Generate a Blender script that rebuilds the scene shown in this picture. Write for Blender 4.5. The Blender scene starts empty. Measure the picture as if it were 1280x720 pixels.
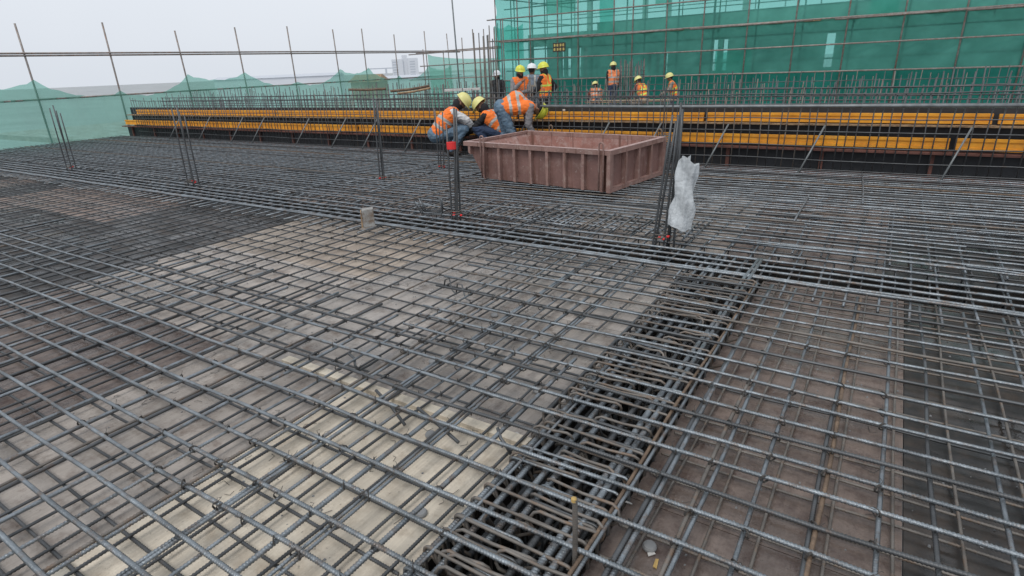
import bpy, math, random
from math import sin, cos, pi, radians as rad
from mathutils import Vector, Matrix
random.seed(7)
sc = bpy.context.scene
# ---------------------------------------------------------------- camera
H = 1.55
cam_d = bpy.data.cameras.new('camera'); cam = bpy.data.objects.new('camera', cam_d)
sc.collection.objects.link(cam); sc.camera = cam
cam_d.sensor_width = 36.0; cam_d.lens = 36.0*720/1280
cam_d.clip_start = 0.05; cam_d.clip_end = 6000
th, ro = rad(21.1), rad(2.5)
Fw = Vector((0, cos(th), -sin(th))); R0 = Vector((1, 0, 0)); U0 = Vector((0, sin(th), cos(th)))
Rt = R0*cos(ro) - U0*sin(ro); Up = U0*cos(ro) + R0*sin(ro)
mw = Matrix((Rt, Up, -Fw)).transposed().to_4x4(); mw.translation = Vector((0, 0, H))
cam.matrix_world = mw
# ---------------------------------------------------------------- sky and sun
SUN_EL, SUN_AZ = rad(58), rad(-150)          # compass: from behind, a little left
w = bpy.data.worlds.new('World'); sc.world = w; w.use_nodes = True
nt = w.node_tree; nt.nodes.clear()
wo = nt.nodes.new('ShaderNodeOutputWorld'); bg = nt.nodes.new('ShaderNodeBackground')
sky = nt.nodes.new('ShaderNodeTexSky'); sky.sky_type = 'NISHITA'; sky.sun_disc = False
sky.sun_elevation = SUN_EL; sky.sun_rotation = SUN_AZ
sky.dust_density = 4; sky.air_density = 1.0
hs = nt.nodes.new('ShaderNodeHueSaturation'); hs.inputs['Saturation'].default_value = 0.10
nt.links.new(sky.outputs[0], hs.inputs['Color'])
# even overcast veil over the sky, with very faint cloud structure
tc = nt.nodes.new('ShaderNodeTexCoord'); nz = nt.nodes.new('ShaderNodeTexNoise'); nz.inputs['Scale'].default_value = 1.6
nz.inputs['Detail'].default_value = 4
nt.links.new(tc.outputs['Generated'], nz.inputs['Vector'])
cr = nt.nodes.new('ShaderNodeValToRGB'); cr.color_ramp.elements[0].color = (6.3, 6.75, 7.4, 1); cr.color_ramp.elements[1].color = (7.0, 7.35, 7.9, 1)
cr.color_ramp.elements[0].position = .3; cr.color_ramp.elements[1].position = .7
nt.links.new(nz.outputs['Fac'], cr.inputs['Fac'])
mx = nt.nodes.new('ShaderNodeMix'); mx.data_type = 'RGBA'; mx.inputs[0].default_value = .82
nt.links.new(hs.outputs[0], mx.inputs[6]); nt.links.new(cr.outputs[0], mx.inputs[7])
nt.links.new(mx.outputs[2], bg.inputs['Color']); bg.inputs['Strength'].default_value = 0.10
nt.links.new(bg.outputs[0], wo.inputs[0])
sd = bpy.data.lights.new('sun', 'SUN'); sd.energy = 0.9; sd.angle = rad(22); sd.color = (1, .96, .9)
so = bpy.data.objects.new('sun', sd); sc.collection.objects.link(so)
sv = Vector((sin(SUN_AZ)*cos(SUN_EL), cos(SUN_AZ)*cos(SUN_EL), sin(SUN_EL)))
so.rotation_euler = sv.to_track_quat('Z', 'Y').to_euler(); so.location = (0, 0, 20)
sc.view_settings.view_transform = 'Standard'; sc.view_settings.look = 'None'
sc.view_settings.exposure = 0.38; sc.view_settings.gamma = 1
sc.cycles.max_bounces = 6; sc.cycles.transparent_max_bounces = 16
sc.cycles.diffuse_bounces = 3; sc.cycles.glossy_bounces = 3

# ---------------------------------------------------------------- site frame: u along the transverse bars, v along the beam
AZ = rad(-33.2)
UV = Vector((cos(AZ), sin(AZ), 0)); VV = Vector((-sin(AZ), cos(AZ), 0))
def W(u, v, z=0): return UV*u + VV*v + Vector((0, 0, z))
def toloc(x, y): p = Vector((x, y, 0)); return p.dot(UV), p.dot(VV)

# ---------------------------------------------------------------- materials
def mat(name, col, rough=.7, metal=0., var=.25, vscale=3., col2=None, bump=0., bscale=60., detail=6, c2fac=(.45, .62), tint=False, spec=.5, wet=0, grain=False, spat=None):
    m = bpy.data.materials.new(name); m.use_nodes = True
    n = m.node_tree; b = n.nodes['Principled BSDF']; L = n.links
    b.inputs['Roughness'].default_value = rough; b.inputs['Metallic'].default_value = metal
    b.inputs['Specular IOR Level'].default_value = spec
    t = n.nodes.new('ShaderNodeTexCoord')
    no = n.nodes.new('ShaderNodeTexNoise'); no.inputs['Scale'].default_value = vscale; no.inputs['Detail'].default_value = detail
    no.inputs['Roughness'].default_value = .62
    L.new(t.outputs['Object'], no.inputs['Vector'])
    r = n.nodes.new('ShaderNodeValToRGB'); L.new(no.outputs['Fac'], r.inputs['Fac'])
    r.color_ramp.elements[0].position = .3; r.color_ramp.elements[1].position = .72
    r.color_ramp.elements[0].color = tuple(c*(1-var) for c in col)+(1,); r.color_ramp.elements[1].color = tuple(min(1, c*(1+var)) for c in col)+(1,)
    out = r.outputs[0]
    if col2:
        n2 = n.nodes.new('ShaderNodeTexNoise'); n2.inputs['Scale'].default_value = vscale*2.3; n2.inputs['Detail'].default_value = 8
        n2.inputs['Roughness'].default_value = .7
        mp = n.nodes.new('ShaderNodeMapping'); mp.inputs['Location'].default_value = (3.1, 7.7, 1.3)
        L.new(t.outputs['Object'], mp.inputs[0]); L.new(mp.outputs[0], n2.inputs['Vector'])
        r2 = n.nodes.new('ShaderNodeValToRGB'); r2.color_ramp.elements[0].position = c2fac[0]; r2.color_ramp.elements[1].position = c2fac[1]
        L.new(n2.outputs['Fac'], r2.inputs['Fac'])
        mi = n.nodes.new('ShaderNodeMix'); mi.data_type = 'RGBA'; L.new(r2.outputs[0], mi.inputs[0]); L.new(out, mi.inputs[6])
        mi.inputs[7].default_value = tuple(col2)+(1,); out = mi.outputs[2]
    if grain:
        mg = n.nodes.new('ShaderNodeMapping'); mg.inputs['Scale'].default_value = (60, 2.2, 1); L.new(t.outputs['Object'], mg.inputs[0])
        ng = n.nodes.new('ShaderNodeTexNoise'); ng.inputs['Scale'].default_value = 1.6; ng.inputs['Detail'].default_value = 6; L.new(mg.outputs[0], ng.inputs['Vector'])
        rg = n.nodes.new('ShaderNodeMapRange'); rg.inputs[1].default_value = .3; rg.inputs[2].default_value = .7; rg.inputs[3].default_value = .89; rg.inputs[4].default_value = 1.07
        L.new(ng.outputs['Fac'], rg.inputs[0])
        ns = n.nodes.new('ShaderNodeTexNoise'); ns.inputs['Scale'].default_value = 46; ns.inputs['Detail'].default_value = 3; L.new(t.outputs['Object'], ns.inputs['Vector'])
        rs = n.nodes.new('ShaderNodeMapRange'); rs.inputs[1].default_value = .67; rs.inputs[2].default_value = .74; rs.inputs[3].default_value = 1; rs.inputs[4].default_value = .6
        L.new(ns.outputs['Fac'], rs.inputs[0])
        m1 = n.nodes.new('ShaderNodeMath'); m1.operation = 'MULTIPLY'; L.new(rg.outputs[0], m1.inputs[0]); L.new(rs.outputs[0], m1.inputs[1])
        mv = n.nodes.new('ShaderNodeMix'); mv.data_type = 'RGBA'; mv.blend_type = 'MULTIPLY'; mv.inputs[0].default_value = 1; L.new(out, mv.inputs[6]); L.new(m1.outputs[0], mv.inputs[7]); out = mv.outputs[2]
    if spat:
        ns = n.nodes.new('ShaderNodeTexNoise'); ns.inputs['Scale'].default_value = 26; ns.inputs['Detail'].default_value = 5; ns.inputs['Roughness'].default_value = .75; L.new(t.outputs['Object'], ns.inputs['Vector'])
        rs = n.nodes.new('ShaderNodeMapRange'); rs.inputs[1].default_value = .62; rs.inputs[2].default_value = .70; L.new(ns.outputs['Fac'], rs.inputs[0])
        mv = n.nodes.new('ShaderNodeMix'); mv.data_type = 'RGBA'; L.new(rs.outputs[0], mv.inputs[0]); L.new(out, mv.inputs[6]); mv.inputs[7].default_value = tuple(spat)+(1,); out = mv.outputs[2]
        mg = n.nodes.new('ShaderNodeMapping'); mg.inputs['Scale'].default_value = (14, 14, .9); L.new(t.outputs['Object'], mg.inputs[0])
        ng = n.nodes.new('ShaderNodeTexNoise'); ng.inputs['Scale'].default_value = 1.3; ng.inputs['Detail'].default_value = 5; L.new(mg.outputs[0], ng.inputs['Vector'])
        rg = n.nodes.new('ShaderNodeMapRange'); rg.inputs[1].default_value = .56; rg.inputs[2].default_value = .68; rg.inputs[4].default_value = .8; L.new(ng.outputs['Fac'], rg.inputs[0])
        mv = n.nodes.new('ShaderNodeMix'); mv.data_type = 'RGBA'; L.new(rg.outputs[0], mv.inputs[0]); L.new(out, mv.inputs[6]); mv.inputs[7].default_value = (.15, .075, .055, 1); out = mv.outputs[2]
    if tint:
        at = n.nodes.new('ShaderNodeAttribute'); at.attribute_name = 'tint'
        mu = n.nodes.new('ShaderNodeMix'); mu.data_type = 'RGBA'; mu.blend_type = 'MULTIPLY'; mu.inputs[0].default_value = 1
        L.new(out, mu.inputs[6]); L.new(at.outputs['Color'], mu.inputs[7]); out = mu.outputs[2]
    L.new(out, b.inputs['Base Color'])
    if wet:
        nr = n.nodes.new('ShaderNodeTexNoise'); nr.inputs['Scale'].default_value = wet; nr.inputs['Detail'].default_value = 5
        L.new(t.outputs['Object'], nr.inputs['Vector'])
        mr = n.nodes.new('ShaderNodeMapRange'); mr.inputs[1].default_value = .35; mr.inputs[2].default_value = .65
        mr.inputs[3].default_value = max(.12, rough-.35); mr.inputs[4].default_value = min(1, rough+.2)
        L.new(nr.outputs['Fac'], mr.inputs[0]); L.new(mr.outputs[0], b.inputs['Roughness'])
    if bump:
        nb = n.nodes.new('ShaderNodeTexNoise'); nb.inputs['Scale'].default_value = bscale; nb.inputs['Detail'].default_value = 4
        L.new(t.outputs['Object'], nb.inputs['Vector'])
        bp = n.nodes.new('ShaderNodeBump'); bp.inputs['Strength'].default_value = bump; bp.inputs['Distance'].default_value = .01
        L.new(nb.outputs['Fac'], bp.inputs['Height']); L.new(bp.outputs[0], b.inputs['Normal'])
    return m
M = {}
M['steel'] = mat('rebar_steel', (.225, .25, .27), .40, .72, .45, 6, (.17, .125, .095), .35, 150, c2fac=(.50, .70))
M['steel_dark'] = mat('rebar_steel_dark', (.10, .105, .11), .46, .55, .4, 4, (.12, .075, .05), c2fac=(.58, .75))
M['steel_brown'] = mat('rebar_mill_scale', (.17, .155, .14), .55, .3, .4, 7, (.20, .13, .085), c2fac=(.5, .7))
M['rusty'] = mat('rebar_rusty', (.18, .125, .085), .75, .1, .4, 9, (.10, .07, .05))
M['wire'] = mat('tie_wire', (.07, .065, .06), .6, .4, .3, 20)
M['ply_pale'] = mat('pale_form_board', (.54, .49, .41), .7, 0, .18, 3.2, (.34, .285, .22), .35, 60, tint=True, c2fac=(.5, .78), grain=True)
M['ply_grey'] = mat('weathered_form_board', (.32, .285, .255), .5, 0, .30, 2.6, (.14, .105, .085), .4, 60, tint=True, c2fac=(.50, .70), wet=2.5, grain=True)
M['ply_peach'] = mat('peach_form_board', (.33, .275, .225), .7, 0, .25, 2.0, (.19, .15, .12), .3, 40, tint=True, c2fac=(.45, .7))
M['ply_brown'] = mat('brown_form_board', (.19, .145, .122), .42, 0, .3, 3.0, (.085, .055, .045), .4, 60, tint=True, c2fac=(.46, .66), wet=3, grain=True)
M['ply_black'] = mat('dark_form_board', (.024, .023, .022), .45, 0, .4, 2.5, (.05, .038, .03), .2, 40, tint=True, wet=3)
M['ply_edge'] = mat('form_panel_black', (.022, .024, .028), .6, 0, .4, 2.5, (.06, .05, .045), c2fac=(.6, .75))
M['concrete'] = mat('concrete', (.30, .30, .29), .85, 0, .2, 6, (.17, .13, .10), .5, 70)
M['concrete_far'] = mat('concrete_wall', (.46, .47, .46), .9, 0, .15, 1)
M['orange_beam'] = mat('yellow_timber_beam', (.95, .36, .03), .65, 0, .3, 3.0, (.55, .27, .08), c2fac=(.54, .72))
M['timber'] = mat('raw_timber', (.36, .25, .15), .8, 0, .3, 5, (.16, .10, .06))
M['red_timber'] = mat('red_brown_timber', (.16, .07, .055), .8, 0, .3, 5)
M['skip'] = mat('red_oxide_primer', (.275, .165, .142), .58, 0, .25, 3.5, (.38, .28, .245), .2, 60, c2fac=(.52, .70), spat=(.48, .42, .39))
M['skip_skin'] = mat('dusty_red_shaded_paint', (.20, .110, .095), .6, 0, .28, 2.5, (.31, .215, .19), .2, 60, c2fac=(.52, .74), spat=(.46, .40, .37))  # dusty paint, darker than the ribs: recess shade painted in
M['skip_in'] = mat('worn_red_primer', (.33, .172, .142), .6, 0, .2, 3.0, (.46, .34, .31), .2, 60, c2fac=(.48, .70), spat=(.55, .50, .46))
M['skip_rim'] = mat('pale_rim_paint', (.42, .30, .28), .6, 0, .2, 9, (.30, .16, .14))  # paler mottled paint for the top of the rim
M['red'] = mat('red_tape', (.72, .03, .03), .5, 0, .15, 9)
M['pole'] = mat('scaffold_tube', (.26, .235, .22), .5, .3, .35, 8, (.28, .13, .07), c2fac=(.52, .68))
M['pole_grey'] = mat('scaffold_tube_grey', (.20, .215, .22), .5, .4, .3, 8)
M['white_cloth'] = mat('white_plastic_sheet', (.52, .55, .57), .45, 0, .2, 9, bump=1, bscale=26)
M['spacer'] = mat('cement_spacer', (.24, .245, .25), .8, 0, .15, 12)
M['chip'] = mat('wood_chip', (.50, .34, .12), .8, 0, .3, 20)
M['paper'] = mat('pale_litter', (.55, .54, .52), .8, 0, .2, 20)
M['orange'] = mat('orange_vest', (.92, .20, .03), .8, 0, .12, 9, bump=.5, bscale=18)
M['orange_pale'] = mat('orange_vest_faded', (.80, .24, .09), .8, 0, .12, 9, bump=.5, bscale=18)
M['silver'] = mat('reflective_tape', (.40, .40, .38), .4, .1, .1, 9)
M['lime'] = mat('lime_tape', (.62, .75, .12), .5, 0, .1, 9)
M['helmet'] = mat('yellow_helmet', (.66, .68, .07), .35, 0, .06, 5)
M['helmet_pale'] = mat('pale_yellow_helmet', (.70, .66, .26), .4, 0, .06, 5)
M['helmet_white'] = mat('white_helmet', (.75, .77, .8), .35, 0, .04, 5)
M['skin'] = mat('skin', (.20, .105, .065), .55, 0, .1, 9)
M['jeans'] = mat('blue_denim', (.10, .165, .235), .85, 0, .2, 8, (.16, .22, .28), .4, 30)
M['navy'] = mat('navy_cloth', (.03, .05, .10), .85, 0, .2, 8, bump=.4, bscale=20)
M['black'] = mat('black_cloth', (.014, .014, .017), .85, 0, .2, 8, bump=.4, bscale=20)
M['greycloth'] = mat('grey_sleeve_cloth', (.21, .20, .205), .85, 0, .15, 8, bump=.4, bscale=20)
M['greyblue'] = mat('grey_blue_jacket', (.17, .22, .28), .85, 0, .15, 8, bump=.4, bscale=20)
M['whitecloth'] = mat('white_shirt', (.62, .62, .62), .85, 0, .08, 8, bump=.4, bscale=20)
M['khaki'] = mat('khaki_cloth', (.25, .22, .18), .85, 0, .15, 8, bump=.4, bscale=20)
M['boot'] = mat('boot_leather', (.04, .032, .028), .6, 0, .2, 8)
M['maroon'] = mat('maroon_cloth', (.13, .045, .04), .85, 0, .2, 8)
M['redpaint'] = mat('red_tank_paint', (.28, .03, .03), .5, 0, .2, 8)
M['tower_pale'] = mat('hazed_highrise', (.66, .68, .72), .8, 0, .04, .1)  # distance haze painted into the pale wall and window colours
M['tower_win'] = mat('hazed_highrise_windows', (.50, .53, .58), .5, 0, .04, .1)
M['earth'] = mat('hazed_earth', (.34, .36, .37), .95, 0, .2, .05)  # greyed so the ground colour carries distance haze
M['sign'] = mat('sign_board', (.035, .03, .025), .6, 0, .1, 8)
M['signtext'] = mat('sign_lettering', (.62, .50, .16), .6, 0, .1, 8)
M['tree'] = mat('foliage', (.06, .10, .05), .9, 0, .4, 2)
def net_mat(name, col, op, trans=.55, tr_col=(1, 1, 1)):
    m = bpy.data.materials.new(name); m.use_nodes = True; n = m.node_tree; n.nodes.clear(); L = n.links
    o = n.nodes.new('ShaderNodeOutputMaterial'); tr = n.nodes.new('ShaderNodeBsdfTransparent')
    tr.inputs[0].default_value = tuple(tr_col)+(1,)
    d = n.nodes.new('ShaderNodeBsdfDiffuse'); tl = n.nodes.new('ShaderNodeBsdfTranslucent')
    t = n.nodes.new('ShaderNodeTexCoord'); no = n.nodes.new('ShaderNodeTexNoise'); no.inputs['Scale'].default_value = .9; no.inputs['Detail'].default_value = 5
    L.new(t.outputs['Object'], no.inputs['Vector'])
    r = n.nodes.new('ShaderNodeValToRGB'); r.color_ramp.elements[0].position = .3; r.color_ramp.elements[1].position = .7
    r.color_ramp.elements[0].color = tuple(c*.8 for c in col)+(1,); r.color_ramp.elements[1].color = tuple(min(1, c*1.15) for c in col)+(1,)
    L.new(no.outputs['Fac'], r.inputs['Fac']); L.new(r.outputs[0], d.inputs[0]); L.new(r.outputs[0], tl.inputs[0])
    a = n.nodes.new('ShaderNodeMixShader'); a.inputs[0].default_value = trans; L.new(d.outputs[0], a.inputs[1]); L.new(tl.outputs[0], a.inputs[2])
    b = n.nodes.new('ShaderNodeMixShader')
    mr = n.nodes.new('ShaderNodeMapRange'); mr.inputs[3].default_value = op-.1; mr.inputs[4].default_value = min(1, op+.1)
    L.new(no.outputs['Fac'], mr.inputs[0]); L.new(mr.outputs[0], b.inputs[0])
    L.new(tr.outputs[0], b.inputs[1]); L.new(a.outputs[0], b.inputs[2]); L.new(b.outputs[0], o.inputs[0])
    return m
M['net'] = net_mat('green_safety_net', (.20, .58, .50), .50, .65, (.44, .94, .86))
M['net_dark'] = net_mat('dark_green_safety_net', (.04, .30, .25), .70, .6, (.3, .85, .75))
M['net_pale'] = net_mat('faded_green_net', (.28, .56, .47), .50, .65, (.60, .88, .80))

# ---------------------------------------------------------------- mesh builder
class MB:
    def __init__(s): s.v = []; s.f = []; s.mi = []; s.tint = None; s.tints = []
    def quad(s, a, b, c, d, m=0): 
        i = len(s.v); s.v += [a, b, c, d]; s.f.append((i, i+1, i+2, i+3)); s.mi.append(m); s.tints.append(s.tint)
    def box(s, x0, x1, y0, y1, z0, z1, m=0):
        s.hexa([(x0, y0, z0), (x1, y0, z0), (x1, y1, z0), (x0, y1, z0), (x0, y0, z1), (x1, y0, z1), (x1, y1, z1), (x0, y1, z1)], m)
    def hexa(s, p, m=0):
        i = len(s.v); s.v += [tuple(q) for q in p]
        for f in ((0, 3, 2, 1), (4, 5, 6, 7), (0, 1, 5, 4), (1, 2, 6, 5), (2, 3, 7, 6), (3, 0, 4, 7)):
            s.f.append(tuple(i+k for k in f)); s.mi.append(m); s.tints.append(s.tint)
    def beam(s, a, b, w, h, m=0, up=(0, 0, 1)):
        a = Vector(a); b = Vector(b); d = (b-a).normalized(); r = d.cross(Vector(up))
        if r.length < 1e-4: r = d.cross(Vector((1, 0, 0)))
        r.normalize(); q = r.cross(d)
        P = []
        for c, e in ((a, 0), (b, 0)):
            P += [c-r*w/2-q*h/2, c+r*w/2-q*h/2, c+r*w/2+q*h/2, c-r*w/2+q*h/2]
        s.hexa([P[0], P[1], P[2], P[3], P[4], P[5], P[6], P[7]], m)
    def tube(s, pts, r, n=7, m=0, closed=False, radii=None, skew=None, cap=True):
        pts = [Vector(p) for p in pts]; k = len(pts)
        if k < 2: return
        base = len(s.v); ref = None
        for i, p in enumerate(pts):
            if closed: d = pts[(i+1) % k]-pts[i-1]
            else: d = pts[min(i+1, k-1)]-pts[max(i-1, 0)]
            d.normalize()
            if ref is None:
                ref = d.cross(Vector((0, 0, 1)))
                if ref.length < .05: ref = d.cross(Vector((1, 0, 0)))
            ref = (ref - d*ref.dot(d)).normalized(); q = d.cross(ref)
            rr = radii[i] if radii else r
            for j in range(n):
                a = 2*pi*j/n
                o = ref*(cos(a)*rr)+q*(sin(a)*rr)
                if skew: o = o+d*(skew*cos(a))
                s.v.append(tuple(p+o))
        for i in range(k if closed else k-1):
            for j in range(n):
                a = base+i*n+j; b = base+i*n+(j+1) % n; c = base+((i+1) % k)*n+(j+1) % n; e = base+((i+1) % k)*n+j
                s.f.append((a, b, c, e)); s.mi.append(m); s.tints.append(s.tint)
        if cap and not closed:
            s.f.append(tuple(base+j for j in reversed(range(n)))); s.mi.append(m); s.tints.append(s.tint)
            s.f.append(tuple(base+(k-1)*n+j for j in range(n))); s.mi.append(m); s.tints.append(s.tint)
    def lathe(s, prof, c=(0, 0, 0), n=20, m=0, sx=1, sy=1):
        b = len(s.v)
        for (r, z) in prof:
            for j in range(n):
                a = 2*pi*j/n; s.v.append((c[0]+r*cos(a)*sx, c[1]+r*sin(a)*sy, c[2]+z))
        for i in range(len(prof)-1):
            for j in range(n):
                s.f.append((b+i*n+j, b+i*n+(j+1) % n, b+(i+1)*n+(j+1) % n, b+(i+1)*n+j)); s.mi.append(m); s.tints.append(s.tint)
    def build(s, name, mats, parent=None, smooth=False, loc=None):
        me = bpy.data.meshes.new(name); me.from_pydata([tuple(q) for q in s.v], [], s.f)
        if not isinstance(mats, (list, tuple)): mats = [mats]
        for q in mats: me.materials.append(M[q] if isinstance(q, str) else q)
        if len(mats) > 1: me.polygons.foreach_set('material_index', s.mi)
        if smooth: me.polygons.foreach_set('use_smooth', [True]*len(s.f))
        if any(t is not None for t in s.tints):
            ca = me.color_attributes.new('tint', 'FLOAT_COLOR', 'CORNER'); d = []
            for f, t in zip(s.f, s.tints):
                t = t or (1, 1, 1); d += [t[0], t[1], t[2], 1]*len(f)
            ca.data.foreach_set('color', d)
        me.update()
        o = bpy.data.objects.new(name, me); sc.collection.objects.link(o)
        if parent: o.parent = parent
        if loc is not None: o.location = loc
        return o
def tag(o, label=None, cat=None, group=None, kind=None):
    if label: o['label'] = label
    if cat: o['category'] = cat
    if group: o['group'] = group
    if kind: o['kind'] = kind
    return o
def thing(name, label, cat, loc=(0, 0, 0), rotz=0., group=None):
    o = bpy.data.objects.new(name, None); sc.collection.objects.link(o); o.empty_display_size = .1
    o.location = loc; o.rotation_euler = (0, 0, rotz); return tag(o, label, cat, group)
def site(name, label, cat, u, v, z=0, group=None, extra=0.):
    return thing(name, label, cat, W(u, v, z), AZ+extra, group)
def struct(o): o['kind'] = 'structure'; return o
def siteobj(o, z=0): o.rotation_euler = (0, 0, AZ); o.location.z += z; return o
def copy_tree(o, parent=None):
    c = o.copy(); sc.collection.objects.link(c)
    if parent: c.parent = parent
    for ch in list(o.children): copy_tree(ch, c)
    return c

# ================================================================ SETTING
ZD = -0.135      # top of the form boards
g = MB(); g.quad((-3000, -3000, -9), (3000, -3000, -9), (3000, 3000, -9), (-3000, 3000, -9)); struct(g.build('ground', 'earth'))

BU0, BU1 = -1.19, -.665          # longitudinal beam trench
CV0, CV1 = 4.68, 5.20           # transverse beam trench
EDGE = 9.3
def boards(name, u0, u1, v0, v1, matname, su=1.22, sv_=2.44, z=ZD, jit=.13, matf=None, t=.018):
    m = MB(); mats = [matname]
    u = u0; iu = 0
    while u < u1-1e-3:
        ue = min(u1, u+su); v = v0
        while v < v1-1e-3:
            ve = min(v1, v+sv_)
            k = 1+random.uniform(-jit, jit); h = random.uniform(-.03, .03)
            m.tint = (k*(1+h), k, k*(1-h))
            mi = 0
            if matf:
                mm = matf((u+ue)/2, (v+ve)/2)
                if mm not in mats: mats.append(mm)
                mi = mats.index(mm)
            m.box(u+.002, ue-.002, v+.002, ve-.002, z-t, z+random.uniform(-.0015, .0015), mi)
            v = ve
        u = ue; iu += 1
    o = siteobj(m.build(name, mats)); return struct(o)
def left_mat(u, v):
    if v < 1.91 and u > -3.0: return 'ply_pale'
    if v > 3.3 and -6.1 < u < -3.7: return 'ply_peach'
    if u < -6.1: return 'ply_black' if random.random() < .7 else 'ply_brown'  # mostly black boards, darkness of the left side put into their colour
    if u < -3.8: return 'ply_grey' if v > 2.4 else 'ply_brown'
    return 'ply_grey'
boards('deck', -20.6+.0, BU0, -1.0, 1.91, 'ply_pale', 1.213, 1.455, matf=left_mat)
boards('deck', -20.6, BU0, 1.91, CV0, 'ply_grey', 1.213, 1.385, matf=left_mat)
boards('deck', BU1, 5.0, -1.0, CV0, 'ply_brown', .945, 1.42, matf=lambda u, v: 'ply_black' if u > .5 else 'ply_brown')  # black boards chosen to darken the right side by colour
boards('deck', -20.6, 6.0, CV1, 7.7, 'ply_grey', 1.22, 1.36, matf=lambda u, v: 'ply_black' if (u > .2 or u < -7.5) else ('ply_grey' if -4 < u < -.8 else 'ply_brown'))  # both ends darkened through black board colour
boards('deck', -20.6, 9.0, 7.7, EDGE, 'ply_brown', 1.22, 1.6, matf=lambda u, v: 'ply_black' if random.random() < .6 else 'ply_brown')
m = MB(); m.tint = (1.05, 1.03, 1); m.box(-3.0, BU0-.02, 1.905, 1.965, ZD+.002, ZD+.022); siteobj(struct(m.build('deck_batten', 'ply_pale')))
# trench linings (open troughs in the deck)
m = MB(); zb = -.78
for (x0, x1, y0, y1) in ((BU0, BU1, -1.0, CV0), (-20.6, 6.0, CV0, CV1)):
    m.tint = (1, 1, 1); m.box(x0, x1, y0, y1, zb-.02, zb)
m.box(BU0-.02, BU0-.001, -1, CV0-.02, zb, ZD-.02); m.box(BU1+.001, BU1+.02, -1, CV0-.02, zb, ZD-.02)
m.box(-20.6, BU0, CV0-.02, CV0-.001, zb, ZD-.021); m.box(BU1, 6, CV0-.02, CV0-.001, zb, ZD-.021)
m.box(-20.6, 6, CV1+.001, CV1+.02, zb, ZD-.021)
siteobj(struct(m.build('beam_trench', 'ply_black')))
# far slab beyond the edge forms
m = MB(); m.tint = (1, 1, 1); m.box(-34, 22, EDGE+.55, 34, -.55, -.35)
siteobj(struct(m.build('far_slab', 'ply_grey')))

# ================================================================ REBAR
CAMV = Vector((0, 0, H))
def bar_path(a, b, wav=.006, near=True, r=.01):
    """points of a bar from a to b (site coords) -> local site coords list and radii (ribs where close to the lens)"""
    a = Vector(a); b = Vector(b); L = (b-a).length; d = (b-a)/L
    side = Vector((-d.y, d.x, 0)); ph = random.uniform(0, 6.28); p2 = random.uniform(0, 6.28); wl = random.uniform(1.6, 3.4)
    a1 = wav*random.uniform(.4, 1.4); a2 = wav*random.uniform(.2, .8)
    tilt = random.uniform(-2.5, 2.5)*wav
    def P(s): return a+d*s+side*(a1*sin(ph+s*2*pi/wl)+tilt*(s/L-.5))+Vector((0, 0, a2*sin(p2+s*2*pi/(wl*.6))))
    pts = []; rad_ = []; s = 0
    pitch = .0125; flag = False; i = 0
    while s < L:
        p = P(s); wp = UV*p.x+VV*p.y+Vector((0, 0, p.z)); dist = (wp-CAMV).length
        vis = near and wp.y > .9 and dist < 3.1
        pts.append(p)
        if vis:
            k = i % 3; rad_.append(r*(1.17 if k == 1 else .90)); i += 1; s += pitch/3
        else:
            rad_.append(r); s += .035 if (near and dist < 4.2 and wp.y > .3) else .3
    pts.append(P(L)); rad_.append(r)
    return pts, rad_
def add_bar(mb, a, b, r=.01, near=True, wav=.004, n=None, m=0):
    pts, rr = bar_path(a, b, wav, near, r)
    dist = min(((UV*p.x+VV*p.y+Vector((0, 0, p.z)))-CAMV).length for p in pts)
    nn = n or (10 if dist < 3.2 else 6 if dist < 8 else 5)
    mb.tube(pts, r, nn, m, radii=rr, skew=.004 if near and dist < 3.1 else None)
    return dist
def mat_thing(name, label, u0, v0, bars, group=None, cat='rebar mat', z=0, defmat='steel', part='rebar'):
    """bars: (a, b, r, near, material) in site coords; at most 100 become parts, the rest one stuff part"""
    t = site(name, label, cat, u0, v0, z, group)
    def key(bd):
        a, b = Vector(bd[0]), Vector(bd[1]); best = 1e9
        for i in range(13):
            p = a.lerp(b, i/12); wp = UV*p.x+VV*p.y+Vector((0, 0, p.z))
            if wp.y > .5 and abs(wp.x)/wp.y < .95: best = min(best, (wp-CAMV).length)
        return best
    bars = sorted(bars, key=key); off = Vector((u0, v0, z))
    rest = MB(); rm = []
    for i, bd in enumerate(bars):
        a, b, r, near, ma = bd; 
        if i < 99:
            mb = MB(); add_bar(mb, Vector(a)-off, Vector(b)-off, r, False) if not near else _near(mb, a, b, r, off)
            mb.build(part, ma or defmat, t, smooth=True)
        else:
            if (ma or defmat) not in rm: rm.append(ma or defmat)
            add_bar(rest, Vector(a)-off, Vector(b)-off, r, False, m=rm.index(ma or defmat))
    if rest.v: tag(rest.build(part, rm, t, smooth=True), kind='stuff')
    return t
def _near(mb, a, b, r, off):
    pts, rr = bar_path(a, b, .0055, True, r)
    dist = min(((UV*p.x+VV*p.y+Vector((0, 0, p.z)))-CAMV).length for p in pts)
    mb.tube([p-off for p in pts], r, 10 if dist < 3.2 else 6, radii=rr, skew=.0035 if dist < 3.1 else None)
def J(x, s=.012): return x+random.uniform(-s, s)
def pick(): return random.choices([None, 'steel_dark', 'steel_brown', 'rusty'], [.82, .145, .03, .005])[0]
Av = [.20, .36, .53, .70, .87, 1.03, 1.20, 1.37, 1.57, 1.73, 1.88, 2.06, 2.21, 2.37, 2.50, 2.67, 2.79, 2.96, 3.15, 3.34, 3.49, 3.66, 3.83, 3.99, 4.15]
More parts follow.
